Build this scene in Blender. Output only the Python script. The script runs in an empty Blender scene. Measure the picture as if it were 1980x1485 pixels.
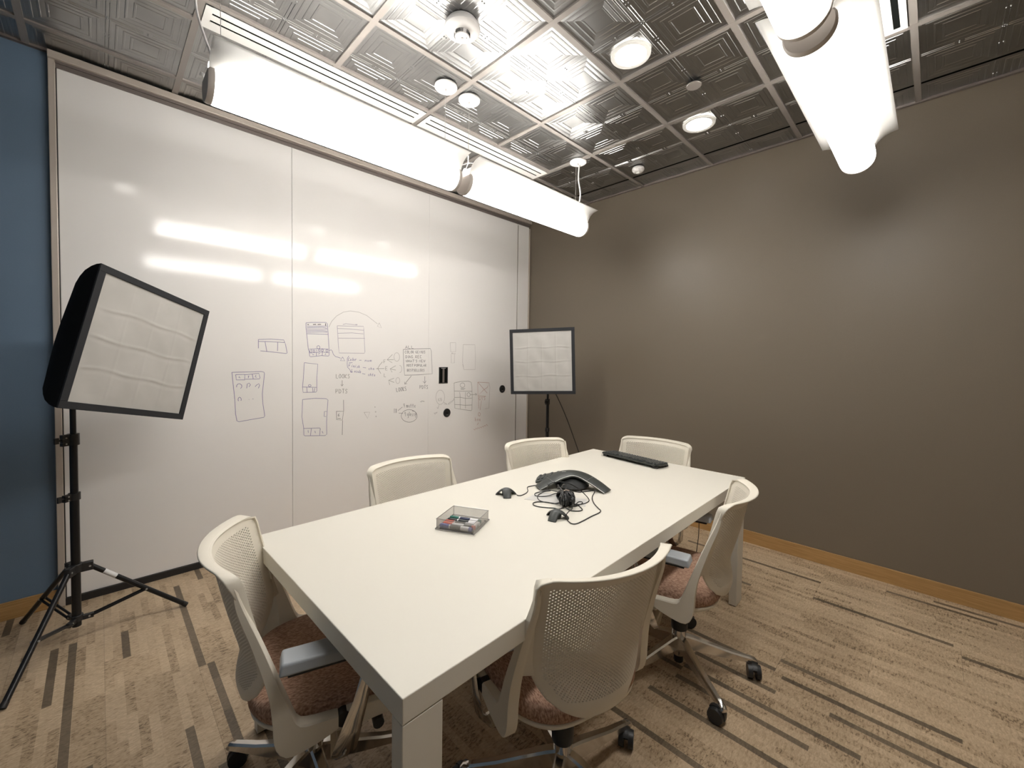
import bpy, bmesh, math, random, json
from mathutils import Vector, Matrix
from math import sin, cos, pi, radians, sqrt
random.seed(7)
EXPOSURE = 0.68
SC = bpy.context.scene
COL = SC.collection

# ------------------------------------------------------------------ helpers
class MB:
    """collects shapes into one mesh"""
    def __init__(s): s.v = []; s.f = []
    def add(s, vs, fs):
        n = len(s.v); s.v += [tuple(p) for p in vs]; s.f += [tuple(i + n for i in f) for f in fs]; return s
    def box(s, x0, x1, y0, y1, z0, z1, M=None):
        vs = [Vector(p) for p in ((x0,y0,z0),(x1,y0,z0),(x1,y1,z0),(x0,y1,z0),(x0,y0,z1),(x1,y0,z1),(x1,y1,z1),(x0,y1,z1))]
        if M: vs = [M @ p for p in vs]
        return s.add(vs, [(0,3,2,1),(4,5,6,7),(0,1,5,4),(1,2,6,5),(2,3,7,6),(3,0,4,7)])
    def cyl(s, a, b, r0, r1=None, n=16, caps=True):
        a = Vector(a); b = Vector(b); r1 = r0 if r1 is None else r1
        d = (b - a).normalized(); u = d.orthogonal().normalized(); w = d.cross(u)
        vs = []
        for c, r in ((a, r0), (b, r1)):
            for i in range(n):
                t = 2*pi*i/n; vs.append(c + u*(r*cos(t)) + w*(r*sin(t)))
        fs = [(i, (i+1) % n, n+(i+1) % n, n+i) for i in range(n)]
        if caps: fs += [tuple(range(n-1, -1, -1)), tuple(range(n, 2*n))]
        return s.add(vs, fs)
    def lathe(s, prof, n=24, c=(0,0,0), M=None):
        """prof: (r,z) list, closed to axis where r==0"""
        vs = []; idx = []
        for r, z in prof:
            if r < 1e-6: idx.append([len(vs)]); vs.append(Vector((0,0,z)))
            else:
                idx.append(list(range(len(vs), len(vs)+n)))
                vs += [Vector((r*cos(2*pi*i/n), r*sin(2*pi*i/n), z)) for i in range(n)]
        fs = []
        for A, B in zip(idx, idx[1:]):
            for i in range(n):
                j = (i+1) % n
                if len(A) == 1 and len(B) == 1: continue
                if len(A) == 1: fs.append((A[0], B[i], B[j]))
                elif len(B) == 1: fs.append((A[i], B[0], A[j]))
                else: fs.append((A[i], B[i], B[j], A[j]))
        C = Vector(c)
        vs = [(M @ p if M else p) + C for p in vs]
        return s.add(vs, fs)
    def tube(s, pts, r, n=8, closed=False, caps=True):
        P = [Vector(p) for p in pts]; m = len(P)
        R = r if isinstance(r, (list, tuple)) else [r]*m
        T = []
        for i in range(m):
            a = P[(i-1) % m] if (closed or i) else P[0]
            b = P[(i+1) % m] if (closed or i < m-1) else P[-1]
            d = b - a; T.append(d.normalized() if d.length > 1e-9 else Vector((0,0,1)))
        u = T[0].orthogonal().normalized(); vs = []
        for i in range(m):
            u = u - T[i]*u.dot(T[i]); u = u.normalized() if u.length > 1e-6 else T[i].orthogonal().normalized()
            w = T[i].cross(u)
            vs += [P[i] + u*(R[i]*cos(2*pi*k/n)) + w*(R[i]*sin(2*pi*k/n)) for k in range(n)]
        fs = []
        for i in range(m if closed else m-1):
            j = (i+1) % m
            fs += [(i*n+k, i*n+(k+1) % n, j*n+(k+1) % n, j*n+k) for k in range(n)]
        if caps and not closed: fs += [tuple(range(n-1, -1, -1)), tuple(range((m-1)*n, m*n))]
        return s.add(vs, fs)
    def prism(s, poly, f0, f1):
        """poly list of 2D points; f0,f1 map (a,b)->3D for both faces"""
        n = len(poly); vs = [f0(*p) for p in poly] + [f1(*p) for p in poly]
        fs = [tuple(range(n-1, -1, -1)), tuple(range(n, 2*n))] + [(i, (i+1) % n, n+(i+1) % n, n+i) for i in range(n)]
        return s.add(vs, fs)
    def loft(s, rings, caps=True, closed_ring=True):
        n = len(rings[0]); vs = [p for r in rings for p in r]; fs = []
        k = n if closed_ring else n-1
        for i in range(len(rings)-1):
            fs += [(i*n+j, i*n+(j+1) % n, (i+1)*n+(j+1) % n, (i+1)*n+j) for j in range(k)]
        if caps and closed_ring: fs += [tuple(range(n-1, -1, -1)), tuple(range((len(rings)-1)*n, len(rings)*n))]
        return s.add(vs, fs)
    def build(s, name, mat, parent=None, smooth=35, bevel=0, seg=2, loc=None, rotz=None, clean=False):
        me = bpy.data.meshes.new(name); me.from_pydata([tuple(p) for p in s.v], [], s.f); me.validate(); me.update()
        bm = bmesh.new(); bm.from_mesh(me)
        if clean: bmesh.ops.remove_doubles(bm, verts=bm.verts, dist=1e-5)
        bmesh.ops.recalc_face_normals(bm, faces=bm.faces); bm.to_mesh(me); bm.free()
        if smooth:
            for p in me.polygons: p.use_smooth = True
            me.set_sharp_from_angle(angle=radians(smooth))
        me.materials.append(mat)
        o = bpy.data.objects.new(name, me); COL.objects.link(o)
        if parent: o.parent = parent
        if loc: o.location = loc
        if rotz is not None: o.rotation_euler = (0, 0, rotz)
        if bevel:
            b = o.modifiers.new('bevel', 'BEVEL'); b.width = bevel; b.segments = seg; b.limit_method = 'ANGLE'; b.angle_limit = radians(40)
        return o

def tag(o, label=None, cat=None, group=None, kind=None):
    if label: o['label'] = label
    if cat: o['category'] = cat
    if group: o['group'] = group
    if kind: o['kind'] = kind
    return o
def empty(name, loc, rz=0, label=None, cat=None, group=None):
    o = bpy.data.objects.new(name, None); COL.objects.link(o); o.location = loc; o.rotation_euler = (0,0,rz)
    o.empty_display_size = .1
    return tag(o, label, cat, group)
def copy_tree(o, parent=None):
    c = o.copy(); COL.objects.link(c)
    if parent: c.parent = parent
    for ch in [k for k in list(bpy.data.objects) if k.parent == o]: copy_tree(ch, c)
    return c
def cr(pts, n=6, closed=False):
    """catmull-rom through 3D points"""
    P = [Vector(p) for p in pts]; m = len(P); out = []
    rng = m if closed else m-1
    for i in range(rng):
        p0 = P[(i-1) % m] if (closed or i > 0) else P[0]*2 - P[1]
        p1 = P[i]; p2 = P[(i+1) % m]
        p3 = P[(i+2) % m] if (closed or i+2 < m) else P[-1]*2 - P[-2]
        for k in range(n):
            t = k/n
            out.append(.5*((2*p1) + (p2-p0)*t + (2*p0-5*p1+4*p2-p3)*t*t + (3*p1-p0-3*p2+p3)*t**3))
    if not closed: out.append(P[-1])
    return out
def lerp_tab(tab, z):
    """tab sorted by descending key; linear interpolation"""
    for (a, va), (b, vb) in zip(tab, tab[1:]):
        if a >= z >= b: return va + (vb-va)*(a-z)/(a-b) if a != b else va
    return tab[0][1] if z > tab[0][0] else tab[-1][1]
def smooth_tab(tab, z):
    return sum(lerp_tab(tab, z+d) for d in (-.02, -.01, 0, .01, .02))/5

# ------------------------------------------------------------------ materials
def mat(name, col, rough=.5, metal=0, spec=.5, coat=0, coat_r=.1, emit=None, estr=0):
    m = bpy.data.materials.new(name); m.use_nodes = True
    b = m.node_tree.nodes['Principled BSDF']
    b.inputs['Base Color'].default_value = (*col, 1); b.inputs['Roughness'].default_value = rough
    b.inputs['Metallic'].default_value = metal; b.inputs['Specular IOR Level'].default_value = spec
    b.inputs['Coat Weight'].default_value = coat; b.inputs['Coat Roughness'].default_value = coat_r
    if emit: b.inputs['Emission Color'].default_value = (*emit, 1); b.inputs['Emission Strength'].default_value = estr
    return m
def nodes(m):
    nt = m.node_tree; return nt, nt.nodes, nt.links, nt.nodes['Principled BSDF']
def noise_mix(m, c1, c2, scale=20, detail=4, stretch=(1,1,1), lo=.35, hi=.65, bump=0, coord='Object', dist=.002):
    nt, N, L, b = nodes(m)
    tc = N.new('ShaderNodeTexCoord'); mp = N.new('ShaderNodeMapping'); mp.inputs['Scale'].default_value = stretch
    nz = N.new('ShaderNodeTexNoise'); nz.inputs['Scale'].default_value = scale; nz.inputs['Detail'].default_value = detail
    rp = N.new('ShaderNodeValToRGB'); rp.color_ramp.elements[0].position = lo; rp.color_ramp.elements[1].position = hi
    rp.color_ramp.elements[0].color = (*c1, 1); rp.color_ramp.elements[1].color = (*c2, 1)
    L.new(tc.outputs[coord], mp.inputs['Vector']); L.new(mp.outputs['Vector'], nz.inputs['Vector'])
    L.new(nz.outputs['Fac'], rp.inputs['Fac']); L.new(rp.outputs['Color'], b.inputs['Base Color'])
    if bump:
        bp = N.new('ShaderNodeBump'); bp.inputs['Strength'].default_value = bump; bp.inputs['Distance'].default_value = dist
        L.new(nz.outputs['Fac'], bp.inputs['Height']); L.new(bp.outputs['Normal'], b.inputs['Normal'])
    return m
M = {}
M['whiteboard'] = noise_mix(mat('whiteboard_enamel', (.77,.74,.71), .095, spec=.5), (.83,.807,.785), (.845,.822,.80), 1.3, 2)
M['board_trim'] = mat('board_trim', (.52,.46,.40), .35, .2)
M['rail'] = mat('rail_taupe', (.20,.17,.155), .4, .3)
M['black_rubber'] = mat('black_rubber', (.018,.016,.016), .5)
M['black_plastic'] = mat('black_plastic', (.02,.02,.021), .42)
M['black_metal'] = mat('black_metal', (.014,.014,.015), .3, .3)
M['black_cloth'] = mat('black_cloth', (.008,.008,.009), .9, spec=.15)
M['black_trim_cloth'] = mat('black_border_cloth', (.022,.023,.026), .7, spec=.3)
M['diffuser_cloth'] = noise_mix(mat('diffuser_cloth', (.62,.60,.57), .8, spec=.2), (.43,.415,.39), (.475,.46,.435), 6, 3)
M['wall_taupe'] = noise_mix(mat('wall_taupe', (.17,.14,.11), .44, spec=.5), (.170,.140,.102), (.177,.146,.107), 260, 2, bump=.03)
M['wall_blue'] = noise_mix(mat('wall_blue', (.05,.10,.16), .38), (.125,.185,.262), (.130,.192,.272), 200, 2, bump=.02)
M['wood'] = noise_mix(mat('wood_base', (.4,.25,.1), .4), (.36,.205,.075), (.46,.275,.11), 14, 4, (.6,.6,14))
M['table'] = mat('table_laminate', (.70,.668,.592), .5, spec=.4)
M['chair_plastic'] = mat('chair_plastic', (.74,.69,.59), .38, spec=.45)
M['pad_grey'] = mat('armrest_grey', (.36,.385,.41), .4)
M['alu'] = mat('polished_aluminium', (.72,.70,.68), .14, 1)
M['chrome'] = mat('chrome', (.8,.79,.77), .08, 1)
M['tile'] = noise_mix(mat('stamped_tin', (.5,.5,.5), .31, 1), (.34,.34,.337), (.385,.385,.381), 5, 2)
M['tee'] = mat('grid_tee', (.30,.272,.25), .35, .35)
M['white_metal'] = mat('white_enamel', (.82,.81,.78), .4)
M['white_plastic'] = mat('white_plastic', (.80,.78,.77), .4)
M['cap'] = mat('lamp_end_cap', (.55,.50,.46), .45)
M['wing'] = mat('lamp_wing', (.95,.945,.93), .5)
def translucent(m, f):
    nt, N, L, b = nodes(m); t = N.new('ShaderNodeBsdfTranslucent'); t.inputs['Color'].default_value = (.97,.96,.94,1)
    x = N.new('ShaderNodeMixShader'); x.inputs['Fac'].default_value = f; out = next(n for n in N if n.type == 'OUTPUT_MATERIAL')
    L.new(b.outputs[0], x.inputs[1]); L.new(t.outputs[0], x.inputs[2]); L.new(x.outputs[0], out.inputs['Surface'])
translucent(M['wing'], .5)
M['dark_slot'] = mat('slot_dark', (.008,.009,.008), .9, spec=0)
M['steel'] = mat('brushed_steel', (.35,.34,.34), .3, .9)
M['wire'] = mat('steel_wire', (.45,.43,.42), .35, .8)
M['phone'] = noise_mix(mat('phone_plastic', (.035,.04,.038), .45), (.032,.036,.034), (.040,.045,.042), 300, 2)
M['phone_dark'] = mat('phone_underside', (.012,.013,.013), .6)
M['silver'] = mat('silver_line', (.5,.5,.48), .35, .6)
M['key'] = mat('key_plastic', (.06,.065,.065), .35)
M['keyboard'] = mat('keyboard_plastic', (.018,.022,.021), .35)
M['cable'] = mat('cable_rubber', (.012,.012,.013), .32)
M['tie'] = mat('twist_tie', (.65,.5,.42), .5)
M['white_ink_label'] = mat('paper_label', (.75,.75,.75), .5)
M['m_white'] = mat('marker_barrel_white', (.72,.71,.72), .4)
M['m_black'] = mat('marker_barrel_dark', (.02,.025,.025), .35)
M['m_blue'] = mat('marker_blue', (.02,.045,.30), .35)
M['m_red'] = mat('marker_red', (.62,.06,.03), .35)
M['m_green'] = mat('marker_green', (.005,.13,.095), .35)
M['m_navy'] = mat('marker_navy', (.02,.03,.08), .35)
for k, c in dict(purple=(.20,.17,.33), faintp=(.36,.32,.40), faint=(.44,.41,.40), grey=(.25,.24,.22), dark=(.13,.12,.13), red=(.48,.26,.22)).items():
    M['ink_'+k] = mat('ink_'+k, c, .5)
LAMP = 16.5
M['lamp'] = mat('lamp_diffuser', (.9,.9,.88), .5, emit=(1,.965,.915), estr=LAMP)
def lamp_profile(m):
    # the lens is brightest over its inner tube and dims towards its ends and edges
    nt, N, L, b = nodes(m); tc = N.new('ShaderNodeTexCoord'); sp = N.new('ShaderNodeSeparateXYZ'); L.new(tc.outputs['Object'], sp.inputs[0])
    def fall(sock, lim, width, lo):
        a = N.new('ShaderNodeMath'); a.operation = 'ABSOLUTE'; L.new(sock, a.inputs[0])
        mr = N.new('ShaderNodeMapRange'); mr.interpolation_type = 'SMOOTHSTEP'
        mr.inputs['From Min'].default_value = lim; mr.inputs['From Max'].default_value = lim-width; mr.inputs['To Min'].default_value = lo; mr.inputs['To Max'].default_value = 1
        L.new(a.outputs[0], mr.inputs['Value']); return mr.outputs[0]
    x = N.new('ShaderNodeMath'); x.operation = 'MULTIPLY'; L.new(fall(sp.outputs['X'], .622, .07, .05), x.inputs[0]); L.new(fall(sp.outputs['Y'], .0768, .010, .40), x.inputs[1])
    y = N.new('ShaderNodeMath'); y.operation = 'MULTIPLY'; L.new(x.outputs[0], y.inputs[0]); y.inputs[1].default_value = LAMP; L.new(y.outputs[0], b.inputs['Emission Strength'])
lamp_profile(M['lamp'])
M['downlight'] = mat('downlight_lens', (.9,.9,.9), .4, emit=(1,.95,.88), estr=9)
M['tube_up'] = mat('lamp_upper_tube', (.9,.9,.88), .5, emit=(1,.965,.915), estr=5.2)
# seat fabric
M['fabric'] = noise_mix(mat('seat_fabric', (.3,.17,.13), .95, spec=.1), (.23,.13,.090), (.51,.335,.245), 95, 5, (1,3.2,1), .36, .64, bump=.4)
# paper / plastic sheet
M['sheet'] = mat('clear_sheet', (.60,.585,.56), .3)
# mesh of the tray: tiny square holes
def mesh_mat():
    m = mat('wire_mesh', (.42,.40,.385), .35, .6); nt, N, L, b = nodes(m)
    tc = N.new('ShaderNodeTexCoord'); vz = N.new('ShaderNodeTexVoronoi'); vz.inputs['Scale'].default_value = 2200
    rp = N.new('ShaderNodeValToRGB'); rp.color_ramp.interpolation = 'CONSTANT'
    rp.color_ramp.elements[0].position = 0; rp.color_ramp.elements[0].color = (0,0,0,1)
    rp.color_ramp.elements[1].position = .63; rp.color_ramp.elements[1].color = (1,1,1,1)
    L.new(tc.outputs['Object'], vz.inputs['Vector']); L.new(vz.outputs['Distance'], rp.inputs['Fac'])
    L.new(rp.outputs['Color'], b.inputs['Alpha'])
    return m
M['mesh'] = mesh_mat()
# floor: cork tiles with dark inlaid strips running along Y
def floor_mat():
    m = mat('cork_floor', (.4,.3,.2), .42, spec=.35); nt, N, L, b = nodes(m)
    def math_(op, a, bb=None, c=None):
        n = N.new('ShaderNodeMath'); n.operation = op
        for i, x in enumerate((a, bb, c)):
            if x is None: continue
            if isinstance(x, (int, float)): n.inputs[i].default_value = x
            else: L.new(x, n.inputs[i])
        return n.outputs[0]
    def wn(*xyz):
        cb = N.new('ShaderNodeCombineXYZ')
        for i, x in enumerate(xyz):
            if isinstance(x, (int, float)): cb.inputs[i].default_value = x
            else: L.new(x, cb.inputs[i])
        w = N.new('ShaderNodeTexWhiteNoise'); w.noise_dimensions = '3D'; L.new(cb.outputs[0], w.inputs['Vector']); return w.outputs['Value'], w.outputs['Color']
    tc = N.new('ShaderNodeTexCoord'); sp = N.new('ShaderNodeSeparateXYZ'); L.new(tc.outputs['Object'], sp.inputs[0])
    X, Y = sp.outputs['X'], sp.outputs['Y']
    # tiles 0.305 wide x 0.915 long, half-bond offset
    TW, TL = .305, .915
    tu = math_('FLOOR', math_('DIVIDE', X, TW))
    off = math_('MULTIPLY', math_('FLOORED_MODULO', tu, 3), .305)
    yy = math_('ADD', Y, math_('ADD', off, .14))
    tv = math_('FLOOR', math_('DIVIDE', yy, TL))
    fy = math_('SUBTRACT', math_('DIVIDE', yy, TL), tv)            # 0..1 in tile
    SWD = .0305
    su = math_('FLOOR', math_('DIVIDE', X, SWD)); fx = math_('FRACT', math_('DIVIDE', X, SWD))
    r1, _ = wn(su, tv, 3.7)                                          # strip in tile
    r2, _ = wn(su, tv, 9.1)
    # dark strip where r1 small; its length r2, from one end or the other
    isd = math_('LESS_THAN', r1, .15)
    ln = math_('ADD', .12, math_('MULTIPLY', r2, 1.25))
    a = math_('LESS_THAN', fy, ln); flip = math_('GREATER_THAN', math_('FRACT', math_('MULTIPLY', r2, 7.3)), .5)
    a2 = math_('GREATER_THAN', fy, math_('SUBTRACT', 1, ln))
    seg = math_('ADD', math_('MULTIPLY', a, flip), math_('MULTIPLY', a2, math_('SUBTRACT', 1, flip)))
    edge = math_('MULTIPLY', math_('GREATER_THAN', fx, .05), math_('LESS_THAN', fx, .95))
    dark = math_('MULTIPLY', math_('MULTIPLY', isd, seg), edge)
    # tone of each strip piece
    pv = math_('FLOOR', math_('DIVIDE', math_('ADD', Y, math_('MULTIPLY', wn(su, 1.3, 2.2)[0], 3)), .23))
    tone, _ = wn(su, pv, 5.5)
    # flecks, elongated across the strips
    mp = N.new('ShaderNodeMapping'); mp.inputs['Scale'].default_value = (1, 2.6, 1); L.new(tc.outputs['Object'], mp.inputs['Vector'])
    n1 = N.new('ShaderNodeTexNoise'); n1.inputs['Scale'].default_value = 52; n1.inputs['Detail'].default_value = 5; n1.inputs['Roughness'].default_value = .65; n1.inputs['Distortion'].default_value = .8
    L.new(mp.outputs[0], n1.inputs['Vector'])
    n2 = N.new('ShaderNodeTexNoise'); n2.inputs['Scale'].default_value = 7; n2.inputs['Detail'].default_value = 3; L.new(tc.outputs['Object'], n2.inputs['Vector'])
    r = N.new('ShaderNodeValToRGB'); e = r.color_ramp.elements
    e[0].position = .30; e[0].color = (.150,.100,.058,1); e[1].position = .74; e[1].color = (.63,.485,.335,1)
    k = e.new(.41); k.color = (.41,.30,.19,1); k = e.new(.55); k.color = (.50,.378,.25,1)
    mixf = math_('ADD', math_('ADD', math_('MULTIPLY', n1.outputs['Fac'], .92), math_('MULTIPLY', n2.outputs['Fac'], .10)), math_('SUBTRACT', math_('MULTIPLY', tone, .20), .11))
    L.new(mixf, r.inputs['Fac'])
    rd = N.new('ShaderNodeValToRGB'); e = rd.color_ramp.elements
    e[0].position = .3; e[0].color = (.095,.070,.046,1); e[1].position = .75; e[1].color = (.23,.175,.118,1)
    L.new(mixf, rd.inputs['Fac'])
    mx = N.new('ShaderNodeMix'); mx.data_type = 'RGBA'; L.new(dark, mx.inputs['Factor']); L.new(r.outputs[0], mx.inputs['A']); L.new(rd.outputs[0], mx.inputs['B'])
    # hairline joints
    j1 = math_('LESS_THAN', math_('FRACT', math_('DIVIDE', X, TW)), .006)
    j2 = math_('LESS_THAN', fy, .003)
    jj = math_('MULTIPLY', math_('MAXIMUM', j1, j2), .35)
    m2 = N.new('ShaderNodeMix'); m2.data_type = 'RGBA'; L.new(jj, m2.inputs['Factor']); L.new(mx.outputs['Result'], m2.inputs['A']); m2.inputs['B'].default_value = (.10,.07,.045,1)
    L.new(m2.outputs['Result'], b.inputs['Base Color'])
    bp = N.new('ShaderNodeBump'); bp.inputs['Strength'].default_value = .12; bp.inputs['Distance'].default_value = .001
    L.new(n1.outputs['Fac'], bp.inputs['Height']); L.new(bp.outputs[0], b.inputs['Normal'])
    return m
M['floor'] = floor_mat()

# ------------------------------------------------------------------ room
WY, GX, HC = 3.39, 3.6355, 3.036          # whiteboard plane, grey wall plane, ceiling height
X0, Y0 = -1.25, -1.0                       # walls behind the camera
def struct(mb, name, m, **k): return tag(mb.build(name, m, **k), kind='structure')
struct(MB().box(X0-.1, GX+.1, Y0-.1, WY+.12, -.1, 0), 'floor', M['floor'], smooth=0)
struct(MB().box(GX, GX+.1, Y0-.1, WY+.12, 0, HC+.05), 'wall_right', M['wall_taupe'], smooth=0)
struct(MB().box(X0-.1, GX+.1, WY+.02, WY+.12, 0, HC+.05), 'wall_back', M['wall_blue'], smooth=0)
struct(MB().box(X0-.1, X0, Y0, WY+.02, 0, HC+.05), 'wall_left', M['wall_blue'], smooth=0)
struct(MB().box(X0, GX, Y0-.1, Y0, 0, HC+.05), 'wall_front', M['wall_taupe'], smooth=0)
struct(MB().box(GX-.012, GX, Y0, WY, 0, .095), 'baseboard_right', M['wood'], smooth=0, bevel=.002)
struct(MB().box(X0, -.178, WY+.008, WY+.02, 0, .095), 'baseboard_back', M['wood'], smooth=0, bevel=.002)

# ceiling: stamped tin tiles in a tee grid
S = .61; GX0, GY0 = 1.5748, 1.9501
def tile_mb(mb, cx, cy, z):
    prof = [(.000,.002),(.051,.002),(.0535,.0005),(.060,.0005),(.062,.0021),(.080,.0007),(.083,-.0006),(.089,-.0006),(.091,.0009),(.108,-.0003),(.111,-.0015),(.117,-.0015),(.119,.0001),(.130,-.0006),(.132,-.001)]
    for sx in (-1, 1):
        for sy in (-1, 1):
            px, py = cx+sx*.1475, cy+sy*.1475; vs = []; fs = []
            for d, h in prof[1:]:
                vs += [(px-d,py-d,z+h),(px+d,py-d,z+h),(px+d,py+d,z+h),(px-d,py+d,z+h)]
            fs.append((0,1,2,3))
            for i in range(len(prof)-2):
                fs += [(i*4+k, i*4+(k+1) % 4, (i+1)*4+(k+1) % 4, (i+1)*4+k) for k in range(4)]
            mb.add(vs, fs)
    # flat backing between the panels (as four strips + cross) and the raised beads
    q = .132; zz = z-.001
    xs = [-.295, -.1475-q, -.1475+q, .1475-q, .1475+q, .295]
    for i in range(5):
        for j in range(5):
            if i in (1, 3) and j in (1, 3): continue
            mb.add([(cx+xs[i],cy+xs[j],zz),(cx+xs[i+1],cy+xs[j],zz),(cx+xs[i+1],cy+xs[j+1],zz),(cx+xs[i],cy+xs[j+1],zz)], [(0,1,2,3)])
    # beads along the middle lines
    def bead(a, b, off, vert):
        w, h = .0022, .0024
        if vert: P = [(cx+off-w,cy+a,zz),(cx+off,cy+a,zz-h),(cx+off+w,cy+a,zz),(cx+off-w,cy+b,zz),(cx+off,cy+b,zz-h),(cx+off+w,cy+b,zz)]
        else: P = [(cx+a,cy+off-w,zz),(cx+a,cy+off,zz-h),(cx+a,cy+off+w,zz),(cx+b,cy+off-w,zz),(cx+b,cy+off,zz-h),(cx+b,cy+off+w,zz)]
        mb.add(P, [(0,1,4,3),(1,2,5,4),(0,2,1),(3,4,5)])
    def dot(x, y):
        r, h = .004, .004
        P = [(cx+x+r*cos(k*pi/3), cy+y+r*sin(k*pi/3), zz) for k in range(6)] + [(cx+x+.5*r*cos(k*pi/3), cy+y+.5*r*sin(k*pi/3), zz-h) for k in range(6)]
        mb.add(P, [(k, (k+1) % 6, 6+(k+1) % 6, 6+k) for k in range(6)] + [tuple(range(6, 12))])
    for vert in (0, 1):
        for off in (-.007, .007):
            for a, b in ((-.285,-.165), (-.130,-.012), (.012,.130), (.165,.285)): bead(a, b, off, vert)
        for a in (-.1475, .1475, 0):
            for off in (-.007, .007): dot(*((off, a) if vert else (a, off)))
mb = MB(); nx0, nx1, ny0, ny1 = -5, 4, -5, 3
for i in range(nx0, nx1):
    for j in range(ny0, ny1): tile_mb(mb, GX0+(i+.5)*S, GY0+(j+.5)*S, HC+.010)
ce = struct(mb, 'ceiling', M['tile'], smooth=0)
bm = bmesh.new(); bm.from_mesh(ce.data)
for co, no in (((X0,0,0),(-1,0,0)), ((GX,0,0),(1,0,0)), ((0,Y0,0),(0,-1,0)), ((0,WY,0),(0,1,0))):
    bmesh.ops.bisect_plane(bm, geom=bm.verts[:]+bm.edges[:]+bm.faces[:], plane_co=co, plane_no=no, clear_outer=True)
bm.to_mesh(ce.data); bm.free()
struct(MB().box(X0, GX, Y0, WY, HC+.03, HC+.09), 'ceiling', M['dark_slot'], smooth=0)
mb = MB(); tw = .0145
for i in range(nx0, nx1+1):
    x = GX0+i*S
    if X0 < x < GX-.3: mb.box(x-tw, x+tw, Y0, WY, HC, HC+.012)
for j in range(ny0, ny1+1):
    y = GY0+j*S
    if Y0 < y < WY: mb.box(X0, GX, y-tw, y+tw, HC+.0005, HC+.012)
mb.box(GX0-2*S, GX0+2*S, 2.375, 2.400, HC-.0005, HC+.012)
struct(mb, 'trim_1', M['tee'], smooth=0)
mb = MB(); mb.box(GX-.022, GX, Y0, WY, HC-.003, HC+.02); mb.box(X0, -.178, WY, WY+.02, HC-.003, HC+.02); mb.box(X0, -.178, WY-.004, WY+.004, HC-.003, HC+.02)
struct(mb, 'trim_2', M['rail'], smooth=0)
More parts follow.
